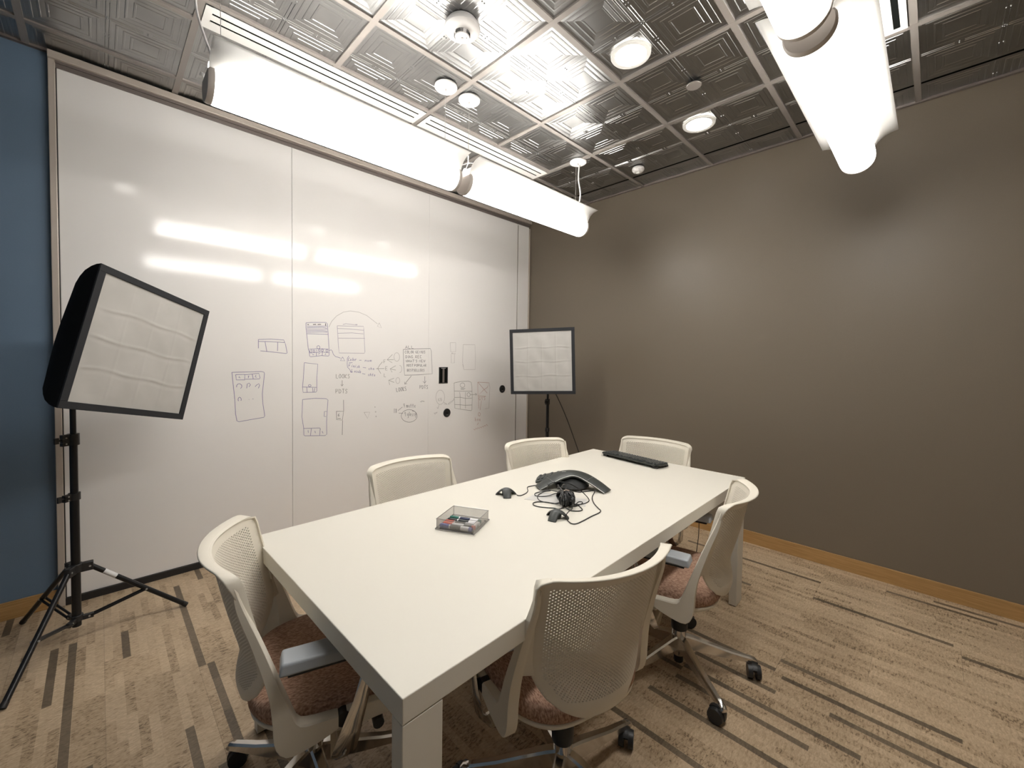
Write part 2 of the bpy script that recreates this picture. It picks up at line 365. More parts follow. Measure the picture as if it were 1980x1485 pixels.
# ------------------------------------------------------------------ whiteboard wall system
mb = MB(); mb.box(-.178, GX-.002, WY-.034, WY+.018, 2.996, HC-.001); mb.box(-.178, -.150, WY-.012, WY+.018, 0, 3.0)
mb.box(3.618, 3.632, WY-.012, WY+.018, 0, 2.95)
struct(mb, 'trim_3', M['board_trim'], smooth=0, bevel=.003)
mb = MB(); mb.box(-.150, 3.618, WY-.004, WY+.018, 2.962, 3.0); mb.box(-.150, 3.618, WY-.016, WY-.004, 2.984, 3.0)
struct(mb, 'trim_4', M['rail'], smooth=0)
mb = MB(); mb.box(-.150, 3.618, WY-.012, WY+.018, 0, .042); mb.box(-.150,-.1455, WY-.003, WY+.018, .042, 2.962)
struct(mb, 'trim_5', M['black_rubber'], smooth=0, bevel=.002)
DRAW = json.loads(r'''[[0,"purple",0.004,"purple marker sketch of a phone screen with a tab row",[[0.65,1.301,0.769,1.303,0.83,1.305,0.847,1.299,0.849,1.286,0.835,1.146,0.838,1.075,0.85,0.982,0.844,0.973,0.767,0.965,0.69,0.956,0.678,0.963,0.67,1.011,0.666,1.113,0.65,1.301],[0.672,1.285,0.727,1.285,0.726,1.252,0.728,1.247,0.676,1.248,0.672,1.285],[0.724,1.283,0.814,1.292,0.821,1.259,0.817,1.252,0.73,1.252],[0.772,1.287,0.778,1.254],[0.695,1.273,0.691,1.265,0.7,1.261],[0.746,1.274,0.754,1.274],[0.75,1.275,0.748,1.26],[0.796,1.28,0.79,1.266,0.8,1.264],[0.678,1.198,0.677,1.204,0.678,1.209,0.68,1.214,0.684,1.218,0.688,1.221,0.693,1.221,0.698,1.22,0.702,1.217,0.706,1.213,0.708,1.207,0.708,1.202,0.707,1.196,0.704,1.192,0.7,1.188],[0.738,1.188,0.741,1.218,0.753,1.224,0.761,1.212,0.752,1.197],[0.79,1.197,0.799,1.209,0.814,1.218,0.818,1.206,0.81,1.185],[0.689,1.101,0.687,1.104,0.686,1.109,0.686,1.114,0.687,1.119,0.689,1.123,0.691,1.126,0.694,1.127,0.697,1.126,0.7,1.124,0.702,1.12,0.704,1.116,0.704,1.111,0.704,1.106,0.702,1.102],[0.75,1.108,0.753,1.108],[0.773,1.111,0.779,1.11]]],[0,"purple",0.004,"purple marker sketch of a wide browser box",[[0.811,1.534,0.894,1.54,0.978,1.537,0.983,1.52],[0.811,1.52,0.894,1.521,0.985,1.518,0.99,1.502,1.0,1.44,0.994,1.437,0.906,1.446,0.824,1.453],[0.812,1.532,0.812,1.471],[0.854,1.518,0.865,1.45],[0.937,1.518,0.935,1.455]]],[1,"purple",0.004,"purple marker sketch of an app screen with a button bar",[[1.134,1.675,1.175,1.681,1.285,1.689,1.295,1.678,1.3,1.6,1.308,1.475,1.308,1.429,1.303,1.423,1.246,1.425,1.165,1.415,1.16,1.421,1.156,1.463],[1.134,1.675,1.134,1.639,1.14,1.575,1.152,1.463],[1.158,1.452,1.174,1.443],[1.14,1.649,1.291,1.66],[1.14,1.638,1.257,1.648,1.291,1.644],[1.138,1.627,1.294,1.636],[1.14,1.614,1.257,1.622,1.294,1.62],[1.141,1.603,1.257,1.612,1.294,1.611],[1.14,1.592,1.298,1.595],[1.237,1.491,1.236,1.486,1.232,1.482,1.228,1.479,1.223,1.479,1.218,1.481,1.215,1.485,1.214,1.49,1.215,1.496,1.218,1.5,1.223,1.502,1.228,1.503,1.232,1.5,1.236,1.496,1.237,1.491],[1.154,1.473,1.235,1.48,1.305,1.477],[1.174,1.472,1.174,1.443],[1.199,1.46,1.198,1.456,1.196,1.453,1.194,1.451,1.191,1.451,1.188,1.453,1.186,1.456,1.186,1.459,1.186,1.463,1.188,1.466,1.191,1.468,1.194,1.468,1.196,1.466,1.198,1.463,1.199,1.46],[1.239,1.468,1.239,1.464,1.237,1.461,1.234,1.46,1.23,1.46,1.228,1.461,1.226,1.464,1.225,1.467,1.226,1.471,1.228,1.474,1.23,1.475,1.234,1.475,1.237,1.474,1.239,1.471,1.239,1.468],[1.264,1.468,1.263,1.465,1.261,1.462,1.258,1.46,1.254,1.46,1.251,1.462,1.249,1.464,1.248,1.468,1.249,1.471,1.251,1.474,1.254,1.476,1.258,1.476,1.261,1.475,1.263,1.472,1.264,1.468],[1.211,1.47,1.213,1.457],[1.211,1.45,1.21,1.421],[1.257,1.457,1.254,1.426],[1.16,1.445,1.254,1.454,1.305,1.45],[1.299,1.465,1.298,1.46,1.296,1.457,1.293,1.454,1.289,1.454,1.286,1.456,1.284,1.46,1.284,1.464,1.284,1.469,1.286,1.473,1.289,1.475,1.293,1.475,1.296,1.473,1.298,1.469,1.299,1.465],[1.18,1.436,1.187,1.429,1.192,1.435],[1.228,1.434,1.228,1.443,1.238,1.442],[1.283,1.443,1.275,1.434,1.284,1.433],[1.164,1.459,1.164,1.458,1.163,1.457,1.162,1.456,1.16,1.456,1.159,1.457,1.158,1.458,1.158,1.459,1.158,1.461,1.159,1.462,1.16,1.463,1.162,1.463,1.163,1.462,1.164,1.461,1.164,1.459]]],[1,"dark",0.007,"dark marker block in the header of the app sketch",[[1.281,1.681,1.281,1.662],[1.186,1.669,1.19,1.664,1.194,1.668,1.199,1.666,1.203,1.67,1.207,1.665],[1.22,1.67,1.224,1.667,1.228,1.671,1.232,1.667,1.236,1.672,1.24,1.669,1.245,1.671],[1.144,1.663,1.146,1.661,1.149,1.664,1.152,1.661,1.154,1.664]]],[1,"faint",0.004,"thin faint arc arrow over the two sketches",[[1.306,1.653,1.328,1.7,1.367,1.746,1.422,1.782,1.479,1.797,1.553,1.793,1.622,1.771,1.674,1.737,1.719,1.707],[1.735,1.717,1.719,1.686,1.758,1.673,1.735,1.717]]],[1,"faintp",0.004,"faint purple sketch of a list screen",[[1.372,1.668,1.471,1.672,1.594,1.678,1.596,1.645,1.601,1.555,1.607,1.464,1.601,1.45,1.388,1.449,1.383,1.499,1.372,1.668],[1.373,1.646,1.471,1.648,1.596,1.644],[1.377,1.608,1.495,1.617,1.592,1.614],[1.381,1.568,1.605,1.577],[1.418,1.681,1.442,1.689,1.487,1.687,1.537,1.684,1.541,1.689,1.524,1.69]]],[1,"purple",0.004,"purple curved connector with a triangle",[[1.311,1.467,1.323,1.473,1.334,1.463,1.341,1.438,1.359,1.419,1.379,1.414,1.4,1.407],[1.416,1.417,1.398,1.387,1.435,1.385,1.416,1.417],[1.468,1.426,1.456,1.406,1.454,1.36,1.458,1.332,1.474,1.317,1.489,1.291],[1.48,1.297,1.49,1.289,1.502,1.297]]],[1,"purple",0.004,"purple handwriting reading Color, Finish and Locale",[[1.476,1.408,1.472,1.412,1.464,1.401,1.463,1.39,1.466,1.385,1.473,1.387],[1.486,1.401,1.479,1.393,1.482,1.385,1.489,1.393,1.486,1.401],[1.503,1.412,1.497,1.385],[1.511,1.401,1.505,1.393,1.508,1.385,1.514,1.393,1.511,1.401],[1.524,1.402,1.521,1.385],[1.523,1.395,1.532,1.402],[1.556,1.391,1.576,1.391],[1.609,1.393,1.607,1.38],[1.609,1.389,1.616,1.393,1.62,1.39,1.619,1.38],[1.631,1.393,1.63,1.38,1.639,1.382,1.642,1.393],[1.642,1.393,1.64,1.38],[1.653,1.393,1.65,1.38],[1.652,1.39,1.658,1.393,1.657,1.38],[1.659,1.39,1.665,1.393,1.664,1.38],[1.468,1.369,1.499,1.371],[1.482,1.36,1.469,1.36,1.467,1.336],[1.468,1.348,1.478,1.348],[1.496,1.348,1.492,1.334],[1.497,1.353,1.497,1.354],[1.508,1.346,1.505,1.332],[1.507,1.341,1.513,1.346,1.515,1.342,1.513,1.331],[1.525,1.344,1.522,1.33],[1.526,1.35,1.527,1.351],[1.544,1.34,1.539,1.34,1.542,1.333,1.539,1.328,1.535,1.33],[1.555,1.35,1.549,1.327],[1.552,1.336,1.557,1.34,1.559,1.335,1.558,1.326],[1.589,1.331,1.617,1.327],[1.651,1.321,1.646,1.323,1.64,1.317,1.644,1.31,1.651,1.312],[1.661,1.332,1.659,1.31],[1.66,1.319,1.666,1.323,1.669,1.319,1.669,1.31],[1.69,1.322,1.683,1.322,1.679,1.315,1.683,1.309,1.689,1.32,1.69,1.309],[1.494,1.318,1.49,1.292,1.501,1.292],[1.521,1.303,1.516,1.296,1.518,1.289,1.523,1.296,1.521,1.303],[1.538,1.299,1.534,1.302,1.529,1.295,1.531,1.287,1.536,1.289],[1.551,1.299,1.546,1.299,1.543,1.292,1.545,1.286,1.551,1.296,1.549,1.285],[1.563,1.309,1.557,1.284],[1.564,1.291,1.571,1.291,1.57,1.298,1.565,1.293,1.563,1.285,1.57,1.284],[1.583,1.279,1.61,1.273],[1.648,1.27,1.643,1.273,1.637,1.266,1.641,1.259,1.647,1.261],[1.658,1.281,1.653,1.258],[1.655,1.267,1.661,1.272,1.664,1.267,1.663,1.257],[1.679,1.277,1.675,1.256,1.678,1.256],[1.673,1.271,1.681,1.27],[1.69,1.262,1.699,1.262,1.696,1.269,1.691,1.264,1.69,1.256,1.698,1.255]]],[1,"grey",0.004,"grey branching arrows with circles and letters F E L",[[1.708,1.319,1.786,1.32],[1.723,1.321,1.743,1.353,1.767,1.379],[1.723,1.321,1.752,1.277],[1.796,1.397,1.779,1.397,1.78,1.367],[1.779,1.382,1.792,1.382],[1.814,1.338,1.796,1.338,1.796,1.305,1.814,1.305],[1.796,1.322,1.81,1.322],[1.783,1.276,1.783,1.247,1.8,1.246],[1.863,1.445,1.811,1.397,1.86,1.372],[1.811,1.397,1.876,1.399],[1.896,1.345,1.841,1.317,1.86,1.287],[1.841,1.317,1.897,1.305],[1.88,1.233,1.828,1.216,1.837,1.174],[1.828,1.216,1.881,1.195]]],[1,"faint",0.004,"faint row of ovals beside the branching arrows",[[1.934,1.424,1.932,1.406,1.924,1.393,1.912,1.385,1.9,1.385,1.889,1.392,1.881,1.406,1.878,1.423,1.88,1.44,1.888,1.453,1.899,1.461,1.912,1.461,1.923,1.454,1.931,1.44,1.934,1.424],[1.933,1.348,1.938,1.347,1.943,1.345,1.948,1.341,1.952,1.335,1.954,1.329,1.956,1.322,1.957,1.315,1.956,1.307,1.955,1.3,1.952,1.294,1.948,1.289,1.944,1.285,1.939,1.282,1.933,1.282],[1.937,1.21,1.935,1.199,1.93,1.189,1.922,1.184,1.913,1.184,1.905,1.19,1.899,1.2,1.897,1.211,1.899,1.223,1.905,1.232,1.913,1.237,1.921,1.237,1.93,1.232,1.935,1.222,1.937,1.21]]],[1,"grey",0.0045,"grey letters LOOKS above an arrow to PDTS",[[1.364,1.277,1.364,1.245,1.378,1.244],[1.395,1.277,1.387,1.264,1.389,1.247,1.397,1.244,1.403,1.257,1.401,1.273,1.395,1.277],[1.419,1.276,1.411,1.263,1.413,1.247,1.421,1.243,1.427,1.256,1.425,1.273,1.419,1.276],[1.435,1.243,1.435,1.276],[1.451,1.276,1.435,1.256,1.451,1.243],[1.475,1.27,1.465,1.275,1.461,1.267,1.473,1.254,1.471,1.244,1.46,1.244],[1.413,1.226,1.413,1.181],[1.402,1.193,1.411,1.178,1.422,1.193],[1.361,1.123,1.361,1.157,1.375,1.153,1.375,1.141,1.361,1.138],[1.387,1.122,1.387,1.156,1.399,1.15,1.404,1.138,1.399,1.124,1.387,1.122],[1.413,1.155,1.431,1.154],[1.422,1.154,1.422,1.12],[1.456,1.148,1.445,1.153,1.44,1.145,1.453,1.13,1.451,1.12,1.439,1.121]]],[1,"dark",0.0045,"dark box titled ALL listing five menu items",[[1.992,1.502,2.003,1.528,2.014,1.503],[1.996,1.512,2.01,1.513],[2.023,1.528,2.024,1.503,2.044,1.503],[2.056,1.529,2.056,1.504,2.076,1.504],[1.97,1.492,2.068,1.499,2.26,1.509,2.272,1.487,2.285,1.266,2.132,1.259,1.986,1.258,1.976,1.347,1.97,1.492],[2.001,1.478,1.994,1.481,1.988,1.472,1.989,1.462,1.995,1.457,2.001,1.46],[2.014,1.482,2.008,1.472,2.01,1.46,2.016,1.458,2.021,1.468,2.019,1.48,2.014,1.482],[2.028,1.482,2.028,1.458,2.04,1.458],[2.054,1.483,2.047,1.473,2.049,1.461,2.055,1.459,2.061,1.468,2.059,1.481,2.054,1.483],[2.068,1.459,2.067,1.483,2.078,1.481,2.078,1.472,2.067,1.471,2.08,1.459],[2.11,1.48,2.104,1.484,2.098,1.472,2.104,1.46,2.111,1.462,2.11,1.471,2.106,1.471],[2.131,1.485,2.118,1.484,2.118,1.46,2.131,1.46],[2.118,1.472,2.128,1.472],[2.139,1.46,2.139,1.485,2.152,1.46,2.151,1.485],[2.164,1.461,2.164,1.485],[2.17,1.486,2.171,1.465,2.176,1.461,2.183,1.465,2.183,1.486],[2.204,1.483,2.195,1.486,2.191,1.48,2.202,1.47,2.2,1.463,2.191,1.462],[1.996,1.414,1.996,1.439,2.007,1.436,2.011,1.427,2.007,1.417,1.996,1.414],[2.024,1.414,2.024,1.44],[2.03,1.414,2.038,1.44,2.046,1.415],[2.033,1.425,2.044,1.425],[2.068,1.437,2.06,1.44,2.053,1.428,2.06,1.415,2.068,1.417,2.068,1.426,2.062,1.426],[2.08,1.416,2.082,1.416],[2.1,1.415,2.1,1.441,2.112,1.439,2.112,1.43,2.1,1.428,2.114,1.415],[2.138,1.442,2.123,1.441,2.123,1.415,2.138,1.416],[2.123,1.428,2.134,1.429],[2.162,1.438,2.154,1.442,2.147,1.431,2.148,1.421,2.154,1.416,2.163,1.419],[1.999,1.399,2.002,1.376,2.007,1.392,2.011,1.376,2.015,1.399],[2.021,1.376,2.021,1.399],[2.036,1.376,2.036,1.399],[2.021,1.387,2.036,1.388],[2.044,1.376,2.052,1.399,2.061,1.376],[2.047,1.385,2.058,1.385],[2.067,1.399,2.084,1.399],[2.075,1.399,2.076,1.376],[2.094,1.4,2.093,1.395],[2.117,1.396,2.108,1.4,2.103,1.394,2.115,1.385,2.113,1.378,2.102,1.378],[2.138,1.377,2.138,1.4,2.153,1.377,2.152,1.4],[2.176,1.4,2.161,1.4,2.162,1.377,2.177,1.377],[2.162,1.388,2.173,1.388],[2.186,1.4,2.19,1.377,2.194,1.393,2.199,1.377,2.204,1.4],[2.007,1.337,2.008,1.359,2.013,1.346,2.018,1.359,2.019,1.337],[2.03,1.359,2.025,1.35,2.026,1.339,2.032,1.337,2.037,1.346,2.035,1.357,2.03,1.359],[2.054,1.356,2.047,1.359,2.044,1.354,2.053,1.345,2.052,1.338,2.043,1.338],[2.061,1.359,2.074,1.359],[2.068,1.359,2.068,1.337],[2.089,1.337,2.089,1.359,2.099,1.357,2.1,1.349,2.089,1.347],[2.114,1.359,2.108,1.35,2.11,1.339,2.116,1.337,2.121,1.346,2.119,1.357,2.114,1.359],[2.127,1.337,2.127,1.359,2.137,1.357,2.137,1.349,2.127,1.347],[2.146,1.359,2.147,1.34,2.152,1.337,2.158,1.34,2.158,1.359],[2.165,1.359,2.165,1.337,2.177,1.337],[2.184,1.337,2.191,1.359,2.198,1.337],[2.187,1.346,2.196,1.346],[2.204,1.337,2.204,1.359,2.214,1.357,2.214,1.349,2.204,1.348,2.216,1.337],[2.012,1.292,2.012,1.314,2.02,1.313,2.021,1.305,2.012,1.303,2.022,1.301,2.021,1.293,2.012,1.292],[2.039,1.313,2.029,1.314,2.029,1.292,2.039,1.292],[2.029,1.303,2.037,1.303],[2.056,1.31,2.049,1.313,2.046,1.308,2.055,1.299,2.054,1.293,2.046,1.293],[2.062,1.313,2.074,1.313],[2.068,1.313,2.069,1.292],[2.09,1.31,2.083,1.313,2.08,1.308,2.089,1.299,2.088,1.292,2.08,1.293],[2.107,1.313,2.097,1.313,2.097,1.291,2.108,1.291],[2.097,1.302,2.105,1.302],[2.114,1.313,2.114,1.291,2.125,1.291],[2.131,1.313,2.131,1.291,2.142,1.291],[2.16,1.313,2.149,1.313,2.149,1.291,2.16,1.291],[2.149,1.302,2.157,1.302],[2.166,1.29,2.166,1.313,2.176,1.31,2.175,1.303,2.166,1.301,2.177,1.29],[2.195,1.309,2.188,1.312,2.185,1.307,2.194,1.298,2.192,1.291,2.184,1.291],[2.056,1.251,1.99,1.18],[1.988,1.197,1.987,1.176,2.011,1.181],[2.201,1.243,2.201,1.18],[2.182,1.198,2.201,1.175,2.215,1.201],[1.901,1.145,1.907,1.109,1.92,1.11],[1.929,1.147,1.925,1.132,1.929,1.114,1.936,1.111,1.94,1.126,1.935,1.144,1.929,1.147],[1.95,1.149,1.946,1.134,1.95,1.116,1.958,1.113,1.961,1.128,1.956,1.146,1.95,1.149],[1.971,1.114,1.965,1.151],[1.978,1.152,1.968,1.129,1.984,1.115],[2.001,1.148,1.991,1.153,1.988,1.143,2.002,1.13,2.002,1.118,1.992,1.118],[2.148,1.128,2.147,1.161,2.161,1.157,2.161,1.146,2.148,1.143],[2.172,1.127,2.171,1.16,2.183,1.155,2.188,1.143,2.183,1.13,2.172,1.127],[2.196,1.16,2.213,1.159],[2.204,1.159,2.204,1.126],[2.235,1.153,2.226,1.158,2.221,1.15,2.234,1.136,2.232,1.126,2.22,1.127]]],[1,"purple",0.004,"purple sketch of a narrow phone with a dock",[[1.121,1.369,1.221,1.358,1.213,1.25,1.213,1.147,1.206,1.139,1.112,1.141,1.108,1.181,1.114,1.252,1.121,1.369],[1.108,1.183,1.211,1.176],[1.139,1.18,1.141,1.138],[1.182,1.174,1.184,1.14],[1.198,1.172,1.193,1.14],[1.17,1.191,1.169,1.187,1.166,1.185,1.162,1.183,1.158,1.183,1.154,1.185,1.152,1.188,1.151,1.192,1.152,1.195,1.154,1.198,1.158,1.199,1.162,1.199,1.166,1.198,1.169,1.195,1.17,1.191]]],[1,"purple",0.004,"purple sketch of a tall tablet screen",[[1.108,1.087,1.2,1.091,1.286,1.083,1.299,1.072,1.294,0.999,1.288,0.897,1.29,0.799,1.278,0.789,1.124,0.805,1.117,0.812,1.115,0.869,1.103,0.953,1.108,1.087],[1.288,0.981,1.271,0.982,1.269,0.942,1.284,0.941],[1.115,0.863,1.237,0.854,1.241,0.84],[1.172,0.857,1.165,0.8],[1.148,0.846,1.15,0.826],[1.198,0.835,1.203,0.817],[1.239,0.852,1.235,0.794],[1.253,0.827,1.261,0.808]]],[1,"dark",0.004,"small dark box with the digit 6 on a vertical line",[[1.424,1.065,1.425,0.973],[1.366,0.976,1.425,0.971,1.415,0.9,1.369,0.907,1.366,0.976],[1.417,0.897,1.414,0.777],[1.389,0.957,1.381,0.945,1.381,0.935,1.387,0.932,1.39,0.939,1.385,0.945,1.381,0.941],[1.375,0.918,1.401,0.913]]],[1,"faint",0.004,"faint triangle and three dots",[[1.6,0.949,1.652,0.946,1.632,0.894,1.6,0.949],[1.703,0.986,1.703,0.985,1.702,0.984,1.7,0.983,1.699,0.983,1.697,0.984,1.696,0.985,1.696,0.987,1.696,0.988,1.697,0.99,1.699,0.99,1.7,0.99,1.702,0.989,1.703,0.988,1.703,0.986],[1.71,0.944,1.709,0.943,1.708,0.941,1.706,0.94,1.704,0.941,1.702,0.942,1.701,0.943,1.701,0.945,1.701,0.947,1.702,0.948,1.704,0.949,1.706,0.949,1.708,0.948,1.709,0.946,1.71,0.944],[1.714,0.904,1.714,0.902,1.713,0.901,1.711,0.9,1.709,0.9,1.707,0.901,1.706,0.903,1.705,0.905,1.706,0.907,1.707,0.908,1.709,0.909,1.711,0.908,1.713,0.907,1.714,0.906,1.714,0.904]]],[1,"dark",0.004,"dark note reading 18 branching to 9 matte and 9 glossy",[[1.882,0.952,1.884,0.96,1.884,0.92],[1.902,0.939,1.897,0.951,1.902,0.958,1.906,0.95,1.902,0.939,1.897,0.927,1.902,0.919,1.906,0.926,1.902,0.939],[1.92,0.938,1.965,0.968],[1.929,0.915,1.973,0.91],[1.987,0.988,1.983,0.999,1.977,0.992,1.98,0.981,1.987,0.986,1.985,0.962],[2.007,0.983,2.007,0.961],[2.007,0.977,2.012,0.983,2.014,0.96],[2.014,0.977,2.018,0.982,2.021,0.96],[2.038,0.979,2.031,0.979,2.028,0.969,2.033,0.959,2.038,0.975,2.04,0.958],[2.053,0.991,2.053,0.957,2.057,0.957],[2.048,0.98,2.058,0.979],[2.074,0.99,2.074,0.956,2.078,0.956],[2.069,0.979,2.079,0.978],[2.091,0.966,2.101,0.967,2.097,0.977,2.091,0.97,2.092,0.956,2.102,0.956],[1.998,0.909,1.994,0.921,1.989,0.914,1.992,0.901,1.998,0.907,1.997,0.881],[2.025,0.902,2.018,0.902,2.018,0.884,2.026,0.883,2.025,0.904,2.027,0.863,2.019,0.865],[2.037,0.919,2.038,0.879],[2.049,0.902,2.044,0.89,2.05,0.878,2.054,0.89,2.049,0.902],[2.071,0.899,2.064,0.898,2.071,0.885,2.069,0.877,2.063,0.879],[2.09,0.898,2.083,0.897,2.09,0.884,2.088,0.876,2.082,0.878],[2.099,0.9,2.106,0.877],[2.11,0.899,2.103,0.858],[2.12,0.873,2.117,0.857,2.107,0.843,2.092,0.832,2.073,0.825,2.052,0.822,2.029,0.823,2.007,0.829,1.987,0.838,1.971,0.851,1.96,0.866,1.954,0.882,1.955,0.898,1.962,0.912,1.974,0.924,1.991,0.933,2.012,0.938,2.034,0.939,2.057,0.935,2.078,0.927,2.096,0.916,2.11,0.902,2.118,0.886,2.119,0.869,2.115,0.854],[2.065,0.926,2.096,0.917,2.116,0.888],[2.153,1.006,2.17,1.002,2.166,1.012,2.199,1.004]]],[2,"faint",0.004,"faint empty screen outlines",[[2.493,1.572,2.562,1.576,2.563,1.483,2.501,1.482,2.493,1.572],[2.509,1.464,2.563,1.465],[2.51,1.464,2.521,1.473,2.528,1.462],[2.506,1.46,2.511,1.369,2.548,1.372,2.549,1.461],[2.657,1.56,2.812,1.563,2.822,1.454,2.821,1.304,2.67,1.303,2.652,1.384,2.657,1.56],[2.652,1.361,2.67,1.305]]],[2,"faint",0.004,"faint oval note with two arrows",[[2.432,1.032,2.428,1.001,2.413,0.976,2.392,0.964,2.369,0.965,2.348,0.98,2.334,1.006,2.329,1.037,2.333,1.068,2.347,1.092,2.368,1.105,2.391,1.104,2.412,1.089,2.427,1.063,2.432,1.032],[2.361,0.996,2.355,1.025],[2.371,1.026,2.359,1.008,2.377,0.998],[2.387,0.998,2.381,1.027,2.393,1.027,2.396,1.017,2.384,1.013,2.399,1.011,2.401,1.001,2.387,0.998],[2.37,0.967,2.354,0.929],[2.342,0.939,2.349,0.925,2.362,0.932],[2.422,0.982,2.458,0.965],[2.423,0.967,2.467,0.957]]],[2,"dark",0.004,"small dark scribble beside the grid sketch",[[2.476,0.968,2.485,0.956,2.493,0.98,2.503,0.965,2.511,0.99,2.521,0.975,2.529,0.996,2.539,0.989,2.547,1.012],[2.311,0.888,2.32,0.871,2.328,0.891,2.337,0.88,2.345,0.893]]],[2,"grey",0.0045,"grey sketch of a screen with a circle above a grid",[[2.546,1.17,2.624,1.182,2.729,1.183,2.768,1.17,2.779,1.116,2.785,1.001,2.782,0.878,2.772,0.872,2.666,0.891,2.558,0.914,2.546,1.17],[2.684,1.143,2.681,1.132,2.673,1.124,2.661,1.12,2.647,1.121,2.635,1.126,2.627,1.134,2.624,1.145,2.626,1.155,2.635,1.163,2.647,1.167,2.66,1.167,2.672,1.162,2.681,1.153,2.684,1.143],[2.63,1.112,2.691,1.108],[2.632,1.101,2.677,1.099],[2.549,1.088,2.779,1.076],[2.554,1.023,2.626,1.021,2.693,1.006,2.78,1.003],[2.557,0.951,2.627,0.944,2.694,0.934,2.781,0.932],[2.618,1.074,2.626,1.019,2.628,0.901],[2.694,1.07,2.693,1.006,2.696,0.9],[2.757,1.041,2.755,1.032,2.749,1.024,2.741,1.021,2.731,1.021,2.723,1.026,2.717,1.034,2.714,1.043,2.716,1.052,2.722,1.059,2.731,1.063,2.74,1.062,2.749,1.058,2.755,1.05,2.757,1.041],[2.755,1.039,2.845,1.04],[2.824,1.054,2.846,1.039,2.83,1.028]]],[2,"red",0.0045,"red sketch of a crossed box with notes below",[[2.858,1.169,3.019,1.157,2.993,1.108,2.941,1.083,2.862,1.024,2.858,1.169],[2.858,1.169,2.994,1.045],[2.862,1.024,2.974,1.012],[2.895,1.004,2.883,1.009,2.874,0.993,2.887,0.976,2.897,0.979,2.896,0.991,2.888,0.991],[2.907,1.009,2.92,0.992,2.929,1.009],[2.92,0.992,2.922,0.976],[2.965,1.004,2.95,1.009,2.944,1.001,2.964,0.987,2.962,0.977,2.946,0.977],[2.912,0.97,2.893,0.869],[2.868,1.02,2.877,0.886],[2.898,0.823,2.896,0.815,2.892,0.809,2.887,0.806,2.88,0.807,2.875,0.811,2.871,0.818,2.869,0.826,2.87,0.834,2.874,0.84,2.88,0.843,2.886,0.843,2.892,0.839,2.896,0.832,2.898,0.823],[2.828,0.797,2.829,0.758,2.84,0.759,2.842,0.772,2.828,0.777],[2.864,0.778,2.857,0.767,2.865,0.754,2.872,0.765,2.864,0.778],[2.885,0.776,2.899,0.751],[2.898,0.775,2.885,0.752],[2.874,0.736,2.856,0.712],[2.81,0.674,2.825,0.662,2.839,0.682,2.854,0.668,2.868,0.686,2.884,0.671,2.898,0.688,2.914,0.675,2.928,0.693,2.944,0.681,2.959,0.698,2.974,0.689,2.989,0.707,3.005,0.688]]],[2,"faint",0.004,"faint outline around the red box",[[3.019,1.155,3.03,1.107,3.02,0.88,2.965,0.878]]]]''')
panels = []
PX = [(-.1455, 1.0352), (1.0372, 2.2410), (2.2417, 3.4275), (3.4375, 3.617)]
PL = ['wide glossy whiteboard panel at the left end beside the blue wall', 'whiteboard panel covered with purple phone sketches and handwriting',
      'whiteboard panel with the black pull slot and grid sketch', 'narrow plain whiteboard end panel beside the taupe wall']
for (a, b), lb in zip(PX, PL):
    e = empty('whiteboard', ((a+b)/2, WY, .042), 0, lb, 'whiteboard', 'sliding whiteboard panels')
    w = (b-a)/2
    MB().box(-w, w, 0, .016, 0, 2.92).build('board_surface', M['whiteboard'], e, smooth=0, bevel=.0015)
    panels.append(e)
MB().box(-.004, .004, -.004, .012, 0, 2.905).build('edge_strip', M['chrome'], panels[2], smooth=0, loc=(.5925+.005, 0, 0))
def stroke_mesh(strokes, w, ox, oz):
    mb = MB()
    for s in strokes:
        P = [Vector((s[i]-ox, s[i+1]-oz)) for i in range(0, len(s), 2)]
        Q = [P[0]]
        for p in P[1:]:
            if (p-Q[-1]).length > .002: Q.append(p)
        if len(Q) == 1: Q.append(Q[0]+Vector((.004, 0)))
        vs = []
        for i, p in enumerate(Q):
            d = (Q[min(i+1, len(Q)-1)]-Q[max(i-1, 0)])
            d = d.normalized() if d.length > 1e-6 else Vector((1, 0)); n = Vector((-d.y, d.x))*(w/2)
            vs += [(p.x+n.x, -.0006, p.y+n.y), (p.x-n.x, -.0006, p.y-n.y)]
        mb.add(vs, [(2*i, 2*i+1, 2*i+3, 2*i+2) for i in range(len(Q)-1)])
    return mb
for pn, colr, wd, lb, st in DRAW:
    e = panels[pn]; o = stroke_mesh(st, wd*.86, e.location.x, e.location.z).build('marker_lettering' if any(w in lb for w in ('letter', 'hand', 'reading', 'listing', 'note')) else 'marker_drawing', M['ink_'+colr], e, smooth=0)
    o['label'] = lb
# board hardware
def ring(x, z, par):
    o = MB().lathe([(0,.0022),(.026,.0022),(.030,.005),(.040,.006),(.043,.002),(.043,-.003)], 32, M=Matrix.Rotation(pi/2, 4, 'X')).build('door_lock', M['black_plastic'], par)
    o.location = (x-par.location.x, -.001, z-par.location.z)
    k = MB().cyl((0,-.001,0),(0,-.009,0), .014, n=20).box(-.010,.010,-.010,-.008,-.0015,.0015).build('lock_cylinder', M['black_metal'], o)
    s = MB().box(-.010,.010,-.0068,-.0058,-.020,-.0175).build('lock_mark', M['silver'], o, smooth=0); return o
ring(2.461, .875, panels[2]); ring(3.216, 1.082, panels[2])
e = panels[2]; px, pz = 2.414-e.location.x, 1.25-e.location.z
mb = MB()
for a in (((-.052,.052),(.072,.08)), ((-.052,.052),(-.08,-.072)), ((-.052,-.044),(-.072,.072)), ((.044,.052),(-.072,.072))):
    mb.box(a[0][0], a[0][1], -.004, .002, a[1][0], a[1][1])
o = mb.build('pull_slot', M['black_plastic'], e, smooth=0, loc=(px, 0, pz))
